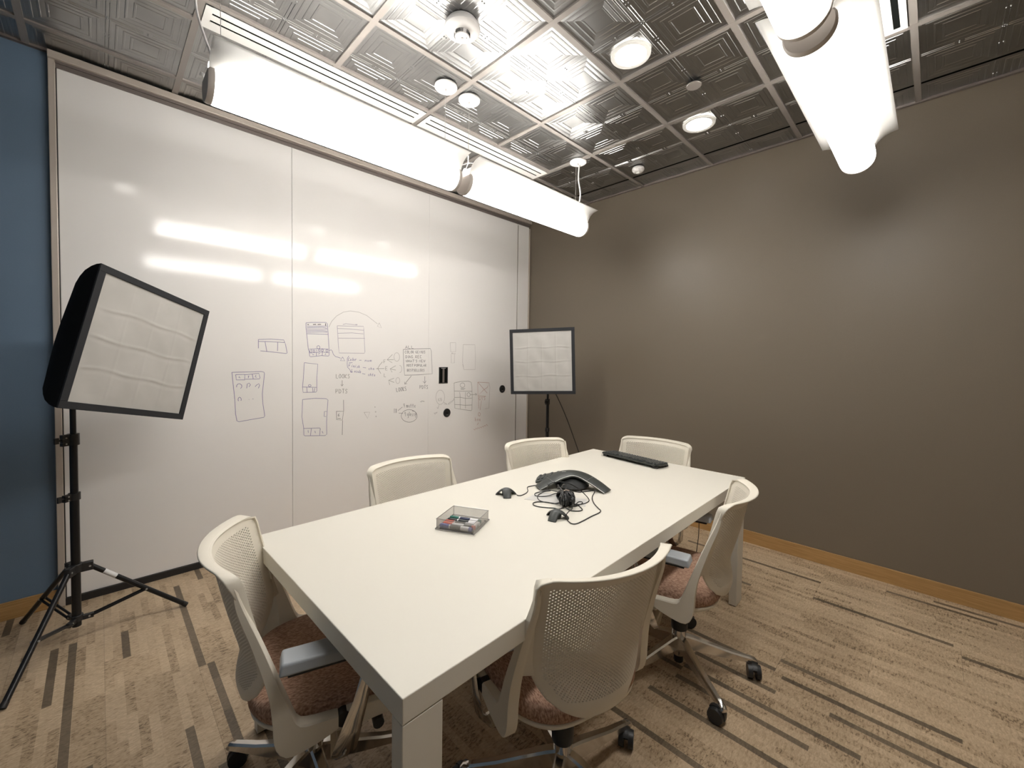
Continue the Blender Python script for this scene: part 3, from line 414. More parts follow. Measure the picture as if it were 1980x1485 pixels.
MB().box(-.044,.044,-.0012,.001,-.072,.072).build('slot_well', M['dark_slot'], o, smooth=0)
MB().box(-.010,.012,-.003,-.001,-.072,.072).build('slot_divider', M['rail'], o, smooth=0)
MB().box(-.026,.026,-.0042,-.002,.066,.0715).build('slot_catch', M['silver'], o, smooth=0)

# ------------------------------------------------------------------ pendant lamps
def arc_wing(sg):
    pts = []
    for k in range(11):
        t = (k/10)*pi/2                       # steep by the tube, flat at the tip
        pts.append((sg*(.060+.098*(1-cos(t))), 2.535+.090*sin(t)))
    return pts
def pendant(x0, x1, y, label, group, caps=('l','r')):
    L = x1-x0; e = empty('pendant_lamp', ((x0+x1)/2, y, 2.44), 0, label, 'pendant lamp', group)
    h = L/2
    # lower lens: D section
    sec = []
    n = 20
    for k in range(n+1):
        t = pi*k/n; sec.append((-.076*cos(t), -.0-.078*sin(t)**.9))
    top = [(.074, .018), (.066, .030), (-.066, .030), (-.074, .018)]
    pts = [(a, b+.082) for a, b in sec] + [(a, b+.082) for a, b in top]
    def sect(x, s=1.0): return [Vector((x, a*s, .045+(b-.045)*s)) for a, b in pts]
    m_ = pts
    mb = MB(); mb.loft([sect(-h+.022, .96), sect(-h+.030), sect(h-.030), sect(h-.022, .96)])
    mb.build('lens', M['lamp'], e)
    for sx in (-1, 1):
        mb = MB(); a = sx*(h-.022); b = sx*h
        mb.loft([sect(a, 1.0), sect(a+sx*.014, 1.0), sect(b, .93)])
        mb.build('end_cap', M['cap'], e)
    for sg in (-1, 1):
        w = arc_wing(sg); rings = []
        for x in (-h+.004, h-.004): rings.append([Vector((x, a, b-2.44)) for a, b in w])
        mb = MB(); mb.loft(rings, caps=False, closed_ring=False)
        o = mb.build('reflector_wing', M['wing'], e); s = o.modifiers.new('thick', 'SOLIDIFY'); s.thickness = .003; s.offset = 0
    # open top: upper lamps that light the ceiling
    MB().cyl((-h+.012, 0, .150), (h-.012, 0, .150), .016, n=12).build('upper_tube', M['tube_up'], e)
    mb = MB()
    for x in (-h+.04, h-.04): mb.box(x-.008, x+.008, -.05, .05, .110, .168)
    mb.build('tube_holder', M['white_metal'], e, smooth=0)
    return e
yA, yB = 2.10, .325
pendant(.318, 1.572, yA, 'glowing winged pendant lamp nearest the blue wall, hung along the whiteboard', 'winged pendant lamps')
pendant(1.630, 2.885, yA, 'glowing winged pendant lamp ending near the corner, hung along the whiteboard', 'winged pendant lamps')
pendant(.345, 1.605, yB, 'winged pendant lamp cut off by the top edge of the photo', 'winged pendant lamps')
pendant(1.672, 2.940, yB, 'winged pendant lamp seen from below, pointing at the taupe wall', 'winged pendant lamps')
def canopy(x, y, label, drops):
    e = empty('ceiling_canopy', (x, y, HC), 0, label, 'ceiling canopy', 'pendant lamp canopies')
    MB().lathe([(0,-.014),(.050,-.014),(.062,-.012),(.067,-.006),(.067,.002),(0,.002)], 32).build('cover', M['white_metal'], e)
    MB().cyl((0,0,-.013),(0,0,-.024), .005, n=10).build('cable_grip', M['wire'], e)
    for pts, r, nm, mt in drops:
        MB().tube(cr([(p[0]-x, p[1]-y, p[2]-HC) for p in pts], 5), r, 8).build(nm, mt, e)
    return e
wz = 2.60
def splay(x, y, z):                       # Y bracket down to the wings
    return [([(x,y,z),(x-.10,y-.12,z-.05)], .0015), ([(x,y,z),(x-.10,y+.12,z-.05)], .0015), ([(x,y,z),(x+.06,y-.13,z-.03)], .0015), ([(x,y,z),(x+.06,y+.13,z-.03)], .0015)]
canopy(.372, yA, 'canopy above the left end of the whiteboard lamp run', [([(.372,yA,HC-.02),(.372,yA,2.60)], .0012, 'suspension_cable', M['wire']), ([(.36,yA,HC-.02),(.30,yA-.03,2.88),(.285,yA-.05,2.76),(.33,yA-.06,2.60)], .0045, 'power_cord', M['white_plastic'])])
canopy(1.493, 2.095, 'white ceiling canopy nearer the smoke detector', [([(1.493,yA,HC-.02),(1.493,yA,2.60)], .0012, 'suspension_cable', M['wire'])])
c2 = canopy(1.671, 2.095, 'white ceiling canopy over the gap between the whiteboard lamps', [([(1.671,yA,2.665),(1.671,2.095,HC-.02)][::-1], .0012, 'suspension_cable', M['wire'])])
mb = MB()
for p, r in splay(1.671, yA, 2.650): mb.tube([(a-1.671, b-2.095, c-HC) for a, b, c in p], r*1.3, 6)
mb.cyl((0, yA-2.095, 2.650-HC), (0, yA-2.095, 2.695-HC), .004, n=10)
mb.lathe([(0,-.008),(.007,-.004),(.007,.004),(0,.008)], 12, (0, yA-2.095, 2.650-HC))
mb.build('suspension_bracket', M['white_plastic'], c2)
canopy(2.810, 2.095, 'white ceiling canopy with a cord near the corner', [([(2.79,yA,HC-.02),(2.79,yA,2.60)], .0014, 'suspension_cable', M['wire']), ([(2.83,yA,HC-.02),(2.825,yA,2.9),(2.84,yA-.01,2.77),(2.80,yA,2.60)], .0055, 'power_cord', M['white_plastic'])])
for x, lb in ((.42, 'canopy above the near end of the lamp cut off by the top edge'), (1.64, 'canopy above the joint of the two lamps nearest the camera'), (2.80, 'canopy above the lamp that points at the taupe wall')):
    canopy(x, yB, lb, [([(x,yB,HC-.02),(x,yB,2.60)], .0012, 'suspension_cable', M['wire'])])

# ------------------------------------------------------------------ ceiling fittings
def slot_diffuser(x0, x1, y0, y1, label):
    e = empty('slot_diffuser', ((x0+x1)/2, (y0+y1)/2, HC), 0, label, 'air diffuser', 'linear slot diffusers'); w = (x1-x0)/2; d = (y1-y0)/2
    s = .015; ys = [(-d, -d*.52), (-d*.52+s, d*.12), (d*.12+s, d)]
    mb = MB()
    for a, b in ys: mb.box(-w, w, a, b, -.004, -.0015)
    mb.box(-w, -w+.03, -d, d, -.0038, -.0015); mb.box(w-.03, w, -d, d, -.0038, -.0015)
    mb.build('face_frame', M['white_metal'], e, smooth=0)
    for a in (-d*.52, d*.12): MB().box(-w+.03, w-.03, a-.001, a+s+.001, -.0014, .002).build('air_slot', M['dark_slot'], e, smooth=0)
    return e
slot_diffuser(.372, 1.560, 2.405, 2.575, 'long white slot diffuser nearer the blue wall, above the whiteboard lamps')
slot_diffuser(1.590, 2.790, 2.405, 2.575, 'white slot diffuser nearer the corner, above the whiteboard lamps')
e = empty('slot_diffuser', (2.18, .22, HC), 0, 'white slot diffuser beside the lamp seen from below', 'air diffuser', 'linear slot diffusers')
mb = MB()
for a, b in ((-.08,-.055), (-.030,.010), (.035,.08)): mb.box(-.6, .6, a, b, -.004, -.0015)
mb.box(-.6,-.575,-.08,.08,-.0038,-.0015); mb.box(.575,.6,-.08,.08,-.0038,-.0015); mb.build('face_frame', M['white_metal'], e, smooth=0)
for a, b in ((-.055,-.030), (.010,.035)): MB().box(-.575,.575,a-.001,b+.001,-.0014,.002).build('air_slot', M['dark_slot'], e, smooth=0)
def downlight(x, y, label):
    e = empty('recessed_downlight', (x, y, HC), 0, label, 'ceiling light', 'recessed downlights')
    MB().lathe([(.080,.004),(.080,-.003),(.088,-.006),(.100,-.006),(.103,-.001),(.103,.006)], 40).build('trim_ring', M['white_metal'], e)
    MB().lathe([(0,-.002),(.081,-.002),(.081,.004),(0,.004)], 40).build('light_lens', M['downlight'], e)
downlight(2.025, 1.180, 'larger-looking round downlight between the lamp runs')
downlight(2.932, 1.178, 'round downlight nearer the taupe wall')
downlight(.20, 1.18, 'round downlight beyond the top edge of the photo')
e = empty('smoke_detector', (1.272, 1.655, HC), 0, 'white domed smoke detector with vent slits', 'smoke detector')
MB().lathe([(.072,.006),(.076,-.002),(.083,-.010),(.087,-.022),(.086,-.030),(.078,-.038),(.060,-.043),(.040,-.045),(0,-.045)], 40).build('housing', M['white_plastic'], e)
mb = MB().lathe([(.038,-.042),(.036,-.060),(.034,-.064),(0,-.066)], 32); mb.build('sensing_chamber', M['white_plastic'], e)
mb = MB()
for k in range(32):
    if k % 8 in (6, 7): continue
    a = 2*pi*k/32; mb.box(.0355,.0385,-.0016,.0016,-.060,-.045, Matrix.Rotation(a, 4, 'Z'))
mb.build('vent_slits', M['dark_slot'], e, smooth=0)
mb = MB().cyl((0,0,-.0655),(0,0,-.068), .005, n=12); mb.cyl((.015,-.015,-.0650),(.015,-.015,-.0675), .002, n=8); mb.build('status_light', M['steel'], e)
e = empty('motion_sensor', (3.25, 1.80, HC), 0, 'small white domed motion sensor near the taupe wall', 'motion sensor')
MB().lathe([(.046,.004),(.050,-.006),(.050,-.014),(.040,-.030),(.026,-.036),(0,-.036)], 32).build('housing', M['white_plastic'], e)
MB().lathe([(.017,-.035),(.015,-.041),(.008,-.045),(0,-.046)], 20).build('sensor_lens', M['white_metal'], e)
e = empty('sprinkler_cover', (2.492, 1.036, HC), 0, 'flat round concealed sprinkler cover between the downlights', 'sprinkler')
MB().lathe([(0,-.012),(.040,-.012),(.042,-.010),(.042,-.007),(0,-.007)], 32).build('cover_plate', M['tee'], e)
MB().lathe([(.030,-.007),(.030,.004),(0,.004)], 24).build('collar', M['black_metal'], e)

# ------------------------------------------------------------------ table
TX, TY, TL_, TW_, TA = 1.557, 1.268, 2.289, 1.053, .0176
e = empty('conference_table', (TX, TY, 0), TA, 'long cream laminate conference table with square legs', 'table')
hx, hy = TL_/2, TW_/2
MB().box(-hx, hx, -hy, hy, .684, .74).build('tabletop', M['table'], e, smooth=0, bevel=.0022, seg=3)
for sx in (-1, 1):
    for sy in (-1, 1):
        a, b = sorted((sx*(hx-.0005), sx*(hx-.100))); c, d = sorted((sy*(hy-.0005), sy*(hy-.042)))
        lg = MB().box(a, b, c, d, 0.004, .6825).build('leg', M['table'], e, smooth=0, bevel=.002)
        MB().box(a+.004, b-.004, c+.004, d-.004, 0, .005).build('leg_foot', M['black_rubber'], lg, smooth=0)
mb = MB()
for y in (-hy+.10, hy-.10): mb.box(-hx+.10, hx-.10, y-.015, y+.015, .655, .684)
mb.build('under_rail', M['table'], e, smooth=0)
# ------------------------------------------------------------------ task chair (faces +X, origin on the floor under the seat post)
ZT, ZB = .862, .428
XC = [(.90,-.352),(.862,-.345),(.84,-.330),(.80,-.322),(.72,-.305),(.64,-.285),(.58,-.268),(.54,-.262),(.50,-.272),(.45,-.278),(.42,-.262),(.3,-.25)]
XE = [(.90,-.262),(.862,-.258),(.84,-.245),(.78,-.232),(.70,-.213),(.64,-.200),(.58,-.188),(.54,-.188),(.50,-.205),(.45,-.225),(.41,-.235),(.375,-.228),(.3,-.2)]
HWT = [(.90,.236),(.862,.236),(.80,.234),(.70,.229),(.62,.222),(.57,.214),(.54,.206),(.50,.182),(.46,.156),(.43,.134),(.40,.118)]
def shell_pt(u, z):
    w = smooth_tab(HWT, z); xc = smooth_tab(XC, z); xe = smooth_tab(XE, z)
    a = abs(u)
    return Vector((xc + (xe-xc)*a**2.1, u*w, z))
def seat_shell(parent):
    NU, NV = 72, 88                      # even
    mb = MB(); vid = {}
    def vtx(i, j):
        if (i, j) not in vid:
            u = -1+2*i/NU; z = ZT-(ZT-ZB)*j/NV
            # round the corners of the bottom edge and the top edge
            zz = z
            if j > NV*.86: zz = z + .018*max(0, abs(u)-.5)**1.5*(j/NV-.86)/.14*4
            if j < NV*.1: zz = z - .016*max(0, (abs(u)-.86)/.14)**2*(1-j/(NV*.1))
            vid[(i, j)] = len(mb.v); p = shell_pt(u, z); mb.v.append((p.x, p.y, zz))
        return vid[(i, j)]
    for i in range(0, NU+1):
        for j in range(0, NV+1):
            if (i+j) % 2 == 0: continue
            # diamond centred here
            c = [(i-1,j),(i,j+1),(i+1,j),(i,j-1)]
            c = [q for q in c if 0 <= q[0] <= NU and 0 <= q[1] <= NV]
            if len(c) < 4:
                # border triangle (or corner): use the two/three neighbours plus centre
                if len(c) == 3:
                    ids = [vtx(*q) for q in c]; mb.f.append(tuple(ids))
                continue
            ids = [vtx(*q) for q in c]
            u = abs(-1+2*i/NU); t = j/NV
            hole = u < .87 and .075 < t < .88 and not (t > .72 and u > .87-.12*(t-.72)/.2)
            if not hole: mb.f.append(tuple(ids)); continue
            uu = -1+2*i/NU; z = ZT-(ZT-ZB)*t
            C = shell_pt(uu, z); base = len(mb.v)
            k = .52
            cor = [Vector(mb.v[a]) for a in ids]
            inner = [C + (p-C)*k for p in cor]
            mb.v += [tuple(p) for p in inner]
            for a in range(4):
                b = (a+1) % 4; mb.f.append((ids[a], ids[b], base+b, base+a))
    o = mb.build('backrest', M['chair_plastic'], parent, smooth=60)
    s = o.modifiers.new('thick', 'SOLIDIFY'); s.thickness = .0045; s.offset = 0
    # rolled rim: across the top, round the corners and fading out down the sides
    P = []; T = []
    for k in range(0, 13): P.append(shell_pt(-1, .62+(.846-.62)*k/12)); T.append(-1+k/12)
    for k in range(1, 44):
        u = -1+2*k/44; P.append(shell_pt(u, ZT-.003-(.013*max(0,(abs(u)-.84)/.16)**2))); T.append(0 if .03 < k/44 < .97 else 0)
    for k in range(12, -1, -1): P.append(shell_pt(1, .62+(.846-.62)*k/12)); T.append(-1+k/12)
    mb = MB(); rings = []; n = len(P)
    L = [0]
    for a, b in zip(P, P[1:]): L.append(L[-1]+(b-a).length)
    lc = L[12]; lt = L[-1]
    for i, p in enumerate(P):
        d = (P[min(i+1, n-1)]-P[max(i-1, 0)]).normalized()
        s_ = min(L[i], lt-L[i])-lc           # <0 on the side, >0 on the top
        w = min(1, max(0, (s_+.05)/.10)); w = w*w*(3-2*w)
        top = Vector((-1, 0, .30)); side = Vector((-.75, (1 if p.y > 0 else -1)*.45, 0))
        out = side.lerp(top, w); out = (out - d*out.dot(d)).normalized(); up = d.cross(out)
        f = min(1, max(0, (s_+.14)/.17)); f = f*f*(3-2*f)
        wd = .004+.019*f; th = .0034; inn = .008
        rings.append([p - out*inn + up*th*.9, p + out*wd + up*th, p + out*(wd+.0025) + up*th*.4, p + out*(wd+.0025) - up*th*.4, p + out*wd - up*th, p - out*inn - up*th*.9])
    mb.loft(rings); mb.build('back_rim', M['chair_plastic'], o, smooth=60)
    return o
def side_frame(sg, parent):
    """L-shaped upright that bends forward under the seat"""
    outer = [(-.251,.836),(-.232,.775),(-.190,.665),(-.148,.545),(-.122,.470),(-.112,.448),(-.094,.436),(-.045,.434),(-.012,.432)]
    inner = [(-.262,.834),(-.252,.770),(-.216,.665),(-.181,.545),(-.171,.470),(-.167,.410),(-.153,.374),(-.125,.360),(-.060,.374),(-.012,.392)]
    def rs(pts, n):
        P = cr([(a, 0, b) for a, b in pts], 8); L = [0]
        for a, b in zip(P, P[1:]): L.append(L[-1]+(b-a).length)
        out = []
        for k in range(n):
            t = L[-1]*k/(n-1); i = next((i for i in range(1, len(L)) if L[i] >= t-1e-9), len(L)-1)
            f = (t-L[i-1])/max(1e-9, L[i]-L[i-1]); out.append(P[i-1].lerp(P[i], f))
        return out
    A, B = rs(outer, 34), rs(inner, 34); rings = []
    for k, (a, b) in enumerate(zip(A, B)):
        z = (a.z+b.z)/2
        y = sg*(.236+.018*min(1, max(0, (.80-z)/.3))); t = .007+.010*min(1, max(0, (.85-z)/.3))
        c = .004
        d = (b-a).normalized()*c
        rings.append([Vector((a.x,y-sg*t,a.z)), Vector((b.x,y-sg*t,b.z)), Vector((b.x,y+sg*(t-c),b.z)), Vector((b.x,0,b.z))-d+Vector((0,y+sg*t,0)), Vector((a.x,0,a.z))+d+Vector((0,y+sg*t,0)), Vector((a.x,y+sg*(t-c),a.z))])
    o = MB().loft(rings).build('side_frame', M['chair_plastic'], parent, smooth=40)
    # inner web that ties the upright to the shell above the lumbar
    rings = []
    for k in range(14):
        z = .832-(.832-.555)*k/13
        p = shell_pt(sg*.97, z); q = Vector((lerp_tab([(.9,-.285),(.848,-.264),(.665,-.203),(.545,-.166),(.5,-.17)], z), sg*(.232+.018*min(1, max(0, (.80-z)/.3))), z))
        rings.append([p+Vector((.002,0,0)), q+Vector((.006,0,0)), q-Vector((.007,0,0)), p-Vector((.004,0,0))])
    MB().loft(rings).build('frame_web', M['chair_plastic'], o, smooth=40)
    # pivot
    pv = MB().cyl((.003, sg*.236, .413), (.003, sg*.268, .413), .021, n=24).build('pivot_cap', M['black_plastic'], o)
    return o
def make_chair():
    e = empty('task_chair', (0,0,0))
    sh = seat_shell(e)
    for sg in (-1, 1): side_frame(sg, e)
    # cushion: superellipse stack
    rings = []
    def ring(sc, z, n=56):
        R = []
        for k in range(n):
            t = 2*pi*k/n; c, s_ = cos(t), sin(t)
            ex = 2/3.6 if c < 0 else 2/4.6
            x = .005 + .250*sc*(abs(c)**ex)*(1 if c > 0 else -1); y = .243*sc*(abs(s_)**(2/3.8))*(1 if s_ > 0 else -1)
            # rear narrows
            y *= 1-.16*max(0, (-x-.05)/.2)**1.3
            zz = z - .014*max(0, (x-.12)/.13)**2 + .006*max(0, (-x-.1)/.15)
            R.append(Vector((x, y, zz)))
        return R
    for sc, z in ((.90,.398),(.965,.402),(.995,.415),(1.0,.430),(.99,.444),(.965,.454),(.92,.461),(.80,.465),(.6,.4655),(.35,.465),(.05,.4645)): rings.append(ring(sc, z))
    MB().loft(rings).build('seat_cushion', M['fabric'], e, smooth=60)
    rings = [ring(.80,.372), ring(.93,.378), ring(.975,.390), ring(.975,.400), ring(.9,.402)]
    mb = MB().loft(rings)
    for sg in (-1, 1):
        y = sg*.252
        mb.prism([(.0,.432),(.055,.436),(.20,.428),(.215,.410),(.20,.392),(.06,.384),(.0,.392),(-.008,.412)], lambda a, b: (a, y-sg*.016, b), lambda a, b: (a, y+sg*.014, b))
        mb.box(.02, .19, min(y-sg*.016, y-sg*.06), max(y-sg*.016, y-sg*.06), .388, .404)
    mb.build('seat_pan', M['chair_plastic'], e, smooth=40, bevel=.003)
    mb = MB().box(-.14,.11,-.075,.075,.318,.378); mb.prism([(-.09,.33),(.12,.33),(.08,.30),(-.05,.30)], lambda a, b: (a,-.055,b), lambda a, b: (a,.055,b))
    for sg in (-1, 1): mb.prism([(-.03,.345),(.09,.345),(.10,.375),(-.06,.375)], lambda a, b: (a, sg*.07, b), lambda a, b: (a*.8+.01, sg*.235, b+.012))
    mb.build('tilt_mechanism', M['chair_plastic'], e, smooth=30, bevel=.004)
    MB().cyl((.10,-.075,.345),(.10,-.20,.345), .010, n=12).cyl((.10,-.20,.345),(.10,-.245,.345), .016, n=14).build('tilt_lever', M['black_plastic'], e)
    for sg in (-1, 1):
        ys = sg*.272
        y0_, y1_ = ys-.040, ys+.040
        arm = MB().add([(-.155,y0_,.611),(.115,y0_,.611),(.115,y1_,.611),(-.155,y1_,.611),(-.149,y0_+.006,.641),(.112,y0_+.004,.641),(.112,y1_-.004,.641),(-.149,y1_-.006,.641)], [(0,3,2,1),(4,5,6,7),(0,1,5,4),(1,2,6,5),(2,3,7,6),(3,0,4,7)]).build('armrest_pad', M['pad_grey'], e, smooth=60, bevel=.006, seg=3)
        MB().box(-.135,.115, ys-.030, ys+.030, .600, .608).build('pad_plate', M['black_plastic'], arm, smooth=0, bevel=.003)
        # polished blade strut
        pts = [((.088,ys,.602),.018,.008), ((.070,ys+sg*.004,.55),.017,.008), ((.045,ys+sg*.006,.46),.020,.0085), ((.020,ys+sg*.006,.385),.027,.009), ((.004,ys-sg*.002,.325),.033,.009), ((.0,ys-sg*.03,.292),.030,.009), ((.0,ys-sg*.10,.305),.026,.008), ((.01,ys-sg*.20,.335),.024,.008)]
        rings = []
        for i, (p, w, t) in enumerate(pts):
            p = Vector(p)
            d = (Vector(pts[min(i+1,len(pts)-1)][0])-Vector(pts[max(i-1,0)][0])).normalized()
            fx = Vector((1,0,0)); fx = (fx-d*fx.dot(d)).normalized(); s_ = d.cross(fx)
            rings.append([p+fx*w, p+fx*w*.5+s_*t, p-fx*w*.5+s_*t, p-fx*w, p-fx*w*.5-s_*t, p+fx*w*.5-s_*t])
        MB().loft(rings).build('arm_strut', M['alu'], arm, smooth=50)
    BX = -.065
    # gas lift
    MB().cyl((BX,0,.20),(BX,0,.330), .014, n=20).build('gas_lift', M['chrome'], e)
    MB().lathe([(0,.178),(.034,.178),(.036,.182),(.036,.236),(.033,.242),(.016,.243),(.016,.255),(0,.255)], 28).build('lift_collar', M['black_plastic'], e, loc=(BX,0,0))
    b = MB().lathe([(0,.058),(.027,.058),(.029,.062),(.031,.130),(.031,.176),(.028,.180),(0,.180)], 28).build('base_hub', M['alu'], e, loc=(BX,0,0))
    MB().lathe([(0,.022),(.019,.022),(.021,.026),(.021,.058),(0,.058)], 20).build('hub_plug', M['black_plastic'], b)
    for k in range(5):
        rings = []
        for x, zt, zb, w in ((.020,.152,.090,.018),(.06,.145,.088,.0175),(.14,.124,.078,.016),(.22,.102,.070,.0145),(.295,.088,.064,.0135),(.327,.082,.060,.013),(.337,.072,.060,.011)):
            c = .006
            rings.append([Vector((x,-w,zb)), Vector((x,w,zb)), Vector((x,w,zt-c)), Vector((x,w-c,zt)), Vector((x,-w+c,zt)), Vector((x,-w,zt-c))])
        lg = MB().loft(rings).build('base_leg', M['alu'], e, smooth=35, rotz=2*pi*k/5, loc=(BX,0,0))
        mb = MB().cyl((.320,0,.075),(.320,0,.045), .006, n=10)
        a = radians(35+47*k); Mx = Matrix.Translation((.320,0,0)) @ Matrix.Rotation(a, 4, 'Z')
        for sy in (-1, 1):
            p = [(.031*cos(2*pi*q/22), .031*sin(2*pi*q/22)) for q in range(22)]
            mb.prism(p, lambda u, v: Mx @ Vector((u-.018, sy*.008, v+.0312)), lambda u, v: Mx @ Vector((u*.93-.018, sy*.026, v*.93+.0312)))
        hood = [(.034*cos(t*pi/10), .034*sin(t*pi/10)) for t in range(-1, 9)] + [(-.01,.0)]
        mb.prism(hood, lambda u, v: Mx @ Vector((u-.018, -.009, v+.0312)), lambda u, v: Mx @ Vector((u-.018, .009, v+.0312)))
        mb.build('caster', M['black_plastic'], lg, smooth=40)
    return e
CH = [ # back-mid placement: x, y, facing deg, base rotation deg (world), label
    (.55, 1.375, -17.3, 123, 'cream perforated-back task chair at the near left end of the table'),
    (1.085, .879, 75.3, -10, 'cream task chair in the foreground with its perforated back to the viewer'),
    (1.902, .860, 101.7, 233, 'cream task chair on the near side beside the far table leg, seat turned sideways'),
    (1.175, 1.675, -92, 10, 'cream task chair across the table, the one nearer the left softbox'),
    (2.04, 1.612, -103, 40, 'cream task chair across the table in front of the small softbox'),
    (2.488, 1.322, -174, 20, 'cream task chair at the far end of the table behind the keyboard')]
proto = make_chair(); chs = []
for i in range(1, 6): chs.append(copy_tree(proto))
for c, (x, y, a, br, lb) in zip([proto]+chs, CH):
    c.location = (x, y, 0); c.rotation_euler = (0, 0, radians(a)); tag(c, lb, 'chair', 'cream task chairs around the table')
    k = 0
    for ch in [o for o in bpy.data.objects if o.parent == c and o.name.startswith('base_leg')]:
        ch.rotation_euler = (0, 0, radians(br-a)+2*pi*k/5); k += 1
# ------------------------------------------------------------------ softboxes
def basis(yaw, pitch, roll):
    f = Vector((cos(pitch)*cos(yaw), cos(pitch)*sin(yaw), sin(pitch))); r = Vector((sin(yaw), -cos(yaw), 0)); u = r.cross(f)
    return cos(roll)*r+sin(roll)*u, -sin(roll)*r+cos(roll)*u, f
def softbox(c, ang, pole, feet_rot, label, slabel, seed, knob, pz):
    r, u, f = basis(*[radians(a) for a in ang]); c = Vector(c)
    e = bpy.data.objects.new('softbox', None); COL.objects.link(e); e.empty_display_size = .1
    e.matrix_world = Matrix.Translation(c) @ Matrix((( -r.x, u.x, f.x), (-r.y, u.y, f.y), (-r.z, u.z, f.z))).to_4x4()
    tag(e, label, 'softbox light', 'square softboxes on stands')
    # local: x = viewer's right, y = up, z = toward the viewer
    H = .30
    def sq(h, z, bulge=0, n=8, rc=.0):
        P = []
        for s_ in range(4):
            a = Vector(((-1,-1),(1,-1),(1,1),(-1,1))[s_]); b = Vector(((1,-1),(1,1),(-1,1),(-1,-1))[s_])
            for k in range(n):
                t = k/n; p = a.lerp(b, t); m = 1 + bulge*sin(pi*t)
                nn = Vector((a+b))/2
                P.append(Vector((h*(p.x+nn.x*bulge*sin(pi*t)), h*(p.y+nn.y*bulge*sin(pi*t)), z)))
        return P
    prof = [(.299,-.004,0),(.297,-.02,0),(.289,-.05,.00),(.274,-.09,.012),(.253,-.13,.02),(.228,-.17,.03),(.200,-.205,.045),(.165,-.230,.06),(.115,-.245,.10),(.070,-.252,.2)]
    R0 = [sq(h, z, b) for h, z, b in prof]; mb = MB().loft(R0, caps=False); mb.add(R0[-1], [tuple(range(len(R0[-1])))])
    mb.build('shell', M['black_cloth'], e, smooth=50)
    B = .029
    mb = MB(); h = .300; q = h-B
    for (x0, x1, y0, y1) in ((-h,h,q,h), (-h,h,-h,-q), (-h,-q,-q,q), (q,h,-q,q)): mb.box(x0, x1, y0, y1, -.004, .004)
    mb.build('border', M['black_trim_cloth'], e, smooth=0, bevel=.0015)
    rnd = random.Random(seed); n = 110; vs = []
    wob = [(rnd.uniform(2,9), rnd.uniform(2,9), rnd.uniform(0,6), rnd.uniform(.2,1)) for _ in range(14)]
    def tri(d, w): return max(0, 1-abs(d)/w)
    bends = [rnd.uniform(-.005,.005) for _ in range(8)]
    for j in range(n+1):
        for i in range(n+1):
            x = (-1+2*i/n)*(q+.004); y = (-1+2*j/n)*(q+.004); s_ = x/q; t_ = y/q
            z = .004*(1-s_*s_)*(1-t_*t_)
            fd = min(1, (1-abs(s_))*7)*min(1, (1-abs(t_))*7); z -= .001
            for a, b, ph, am in wob: z += fd*.0005*am*sin(a*s_*1.7+ph+b*t_*1.1)
            for k, yc in enumerate((-.13, .0, .13)):
                d = y-yc-bends[k]*sin(3*s_+k)-.004*sin(7*s_+2*k); z += fd*(.0024*tri(d, .0085)-.0012*tri(d+.012, .014))*(.45+.55*sin(5*s_+2.1*k)**2)
            for k, xc in enumerate((-.13, .0, .13)):
                d = x-xc-bends[k+3]*sin(3*t_+k); z += fd*(.0016 if seed == 2 else .0007)*tri(d, .008)
            vs.append((x, y, z-.0005))
    fs = [(j*(n+1)+i, j*(n+1)+i+1, (j+1)*(n+1)+i+1, (j+1)*(n+1)+i) for j in range(n) for i in range(n)]
    MB().add(vs, fs).build('front_diffuser', M['diffuser_cloth'], e, smooth=80)
    # lamp head on the back
    mb = MB().lathe([(0,-.246),(.078,-.246),(.084,-.254),(.082,-.268),(.060,-.280),(.048,-.290),(.046,-.340),(.036,-.352),(0,-.354)], 28); mb.build('speed_ring', M['black_plastic'], e)
    # ---- stand
    px, py = pole; lsticker = seed == 1
    s = empty('light_stand', (px, py, 0), 0, slabel, 'light stand', 'tripod light stands')
    topz = pz
    def tube(z0, z1, rr, nm='pole_section'): MB().cyl((0,0,z0),(0,0,z1), rr, n=20).build(nm, M['black_metal'], s)
    tube(.075, .735, .0175); tube(.70, 1.00, .0150); tube(.97, topz, .0115)
    def clamp(z, hgt, a):
        Mx = Matrix.Translation((0,0,z)) @ Matrix.Rotation(a, 4, 'Z')
        mb = MB().cyl((0,0,z-hgt/2),(0,0,z+hgt/2), .0225, n=20)
        for dz in (-hgt/2+.009, 0, hgt/2-.009): mb.box(.012,.048,-.009,.009, dz-.0085, dz+.0085, Mx)
        o = mb.build('pole_clamp', M['black_plastic'], s, smooth=35)
        mb = MB()
        for dz in (-hgt*.3, hgt*.22): mb.cyl(Mx @ Vector((.034,-.0115,dz)), Mx @ Vector((.034,.0115,dz)), .0035, n=10)
        mb.build('clamp_bolt', M['silver'], o)
        kb = MB().cyl(Mx @ Vector((.03,0,0)), Mx @ Vector((.068,0,.004)), .005, n=10).box(.058,.074,-.004,.004,-.012,.016, Mx).build('clamp_knob', M['black_plastic'], o)
    clamp(1.0, .055, knob); clamp(.72, .034, knob+.15)
    # leg collar and yoke
    mb = MB().cyl((0,0,.345),(0,0,.385), .026, n=20); y2 = MB().cyl((0,0,.100),(0,0,.130), .024, n=20)
    for a in feet_rot:
        Mx = Matrix.Rotation(a, 4, 'Z'); mb.box(.015,.062,-.013,.013,.340,.384, Mx); y2.box(.012,.060,-.010,.010,.098,.120, Mx)
    cl = mb.build('leg_collar', M['black_plastic'], s, smooth=30, bevel=.003); yk = y2.build('brace_yoke', M['black_plastic'], s, smooth=30, bevel=.002)
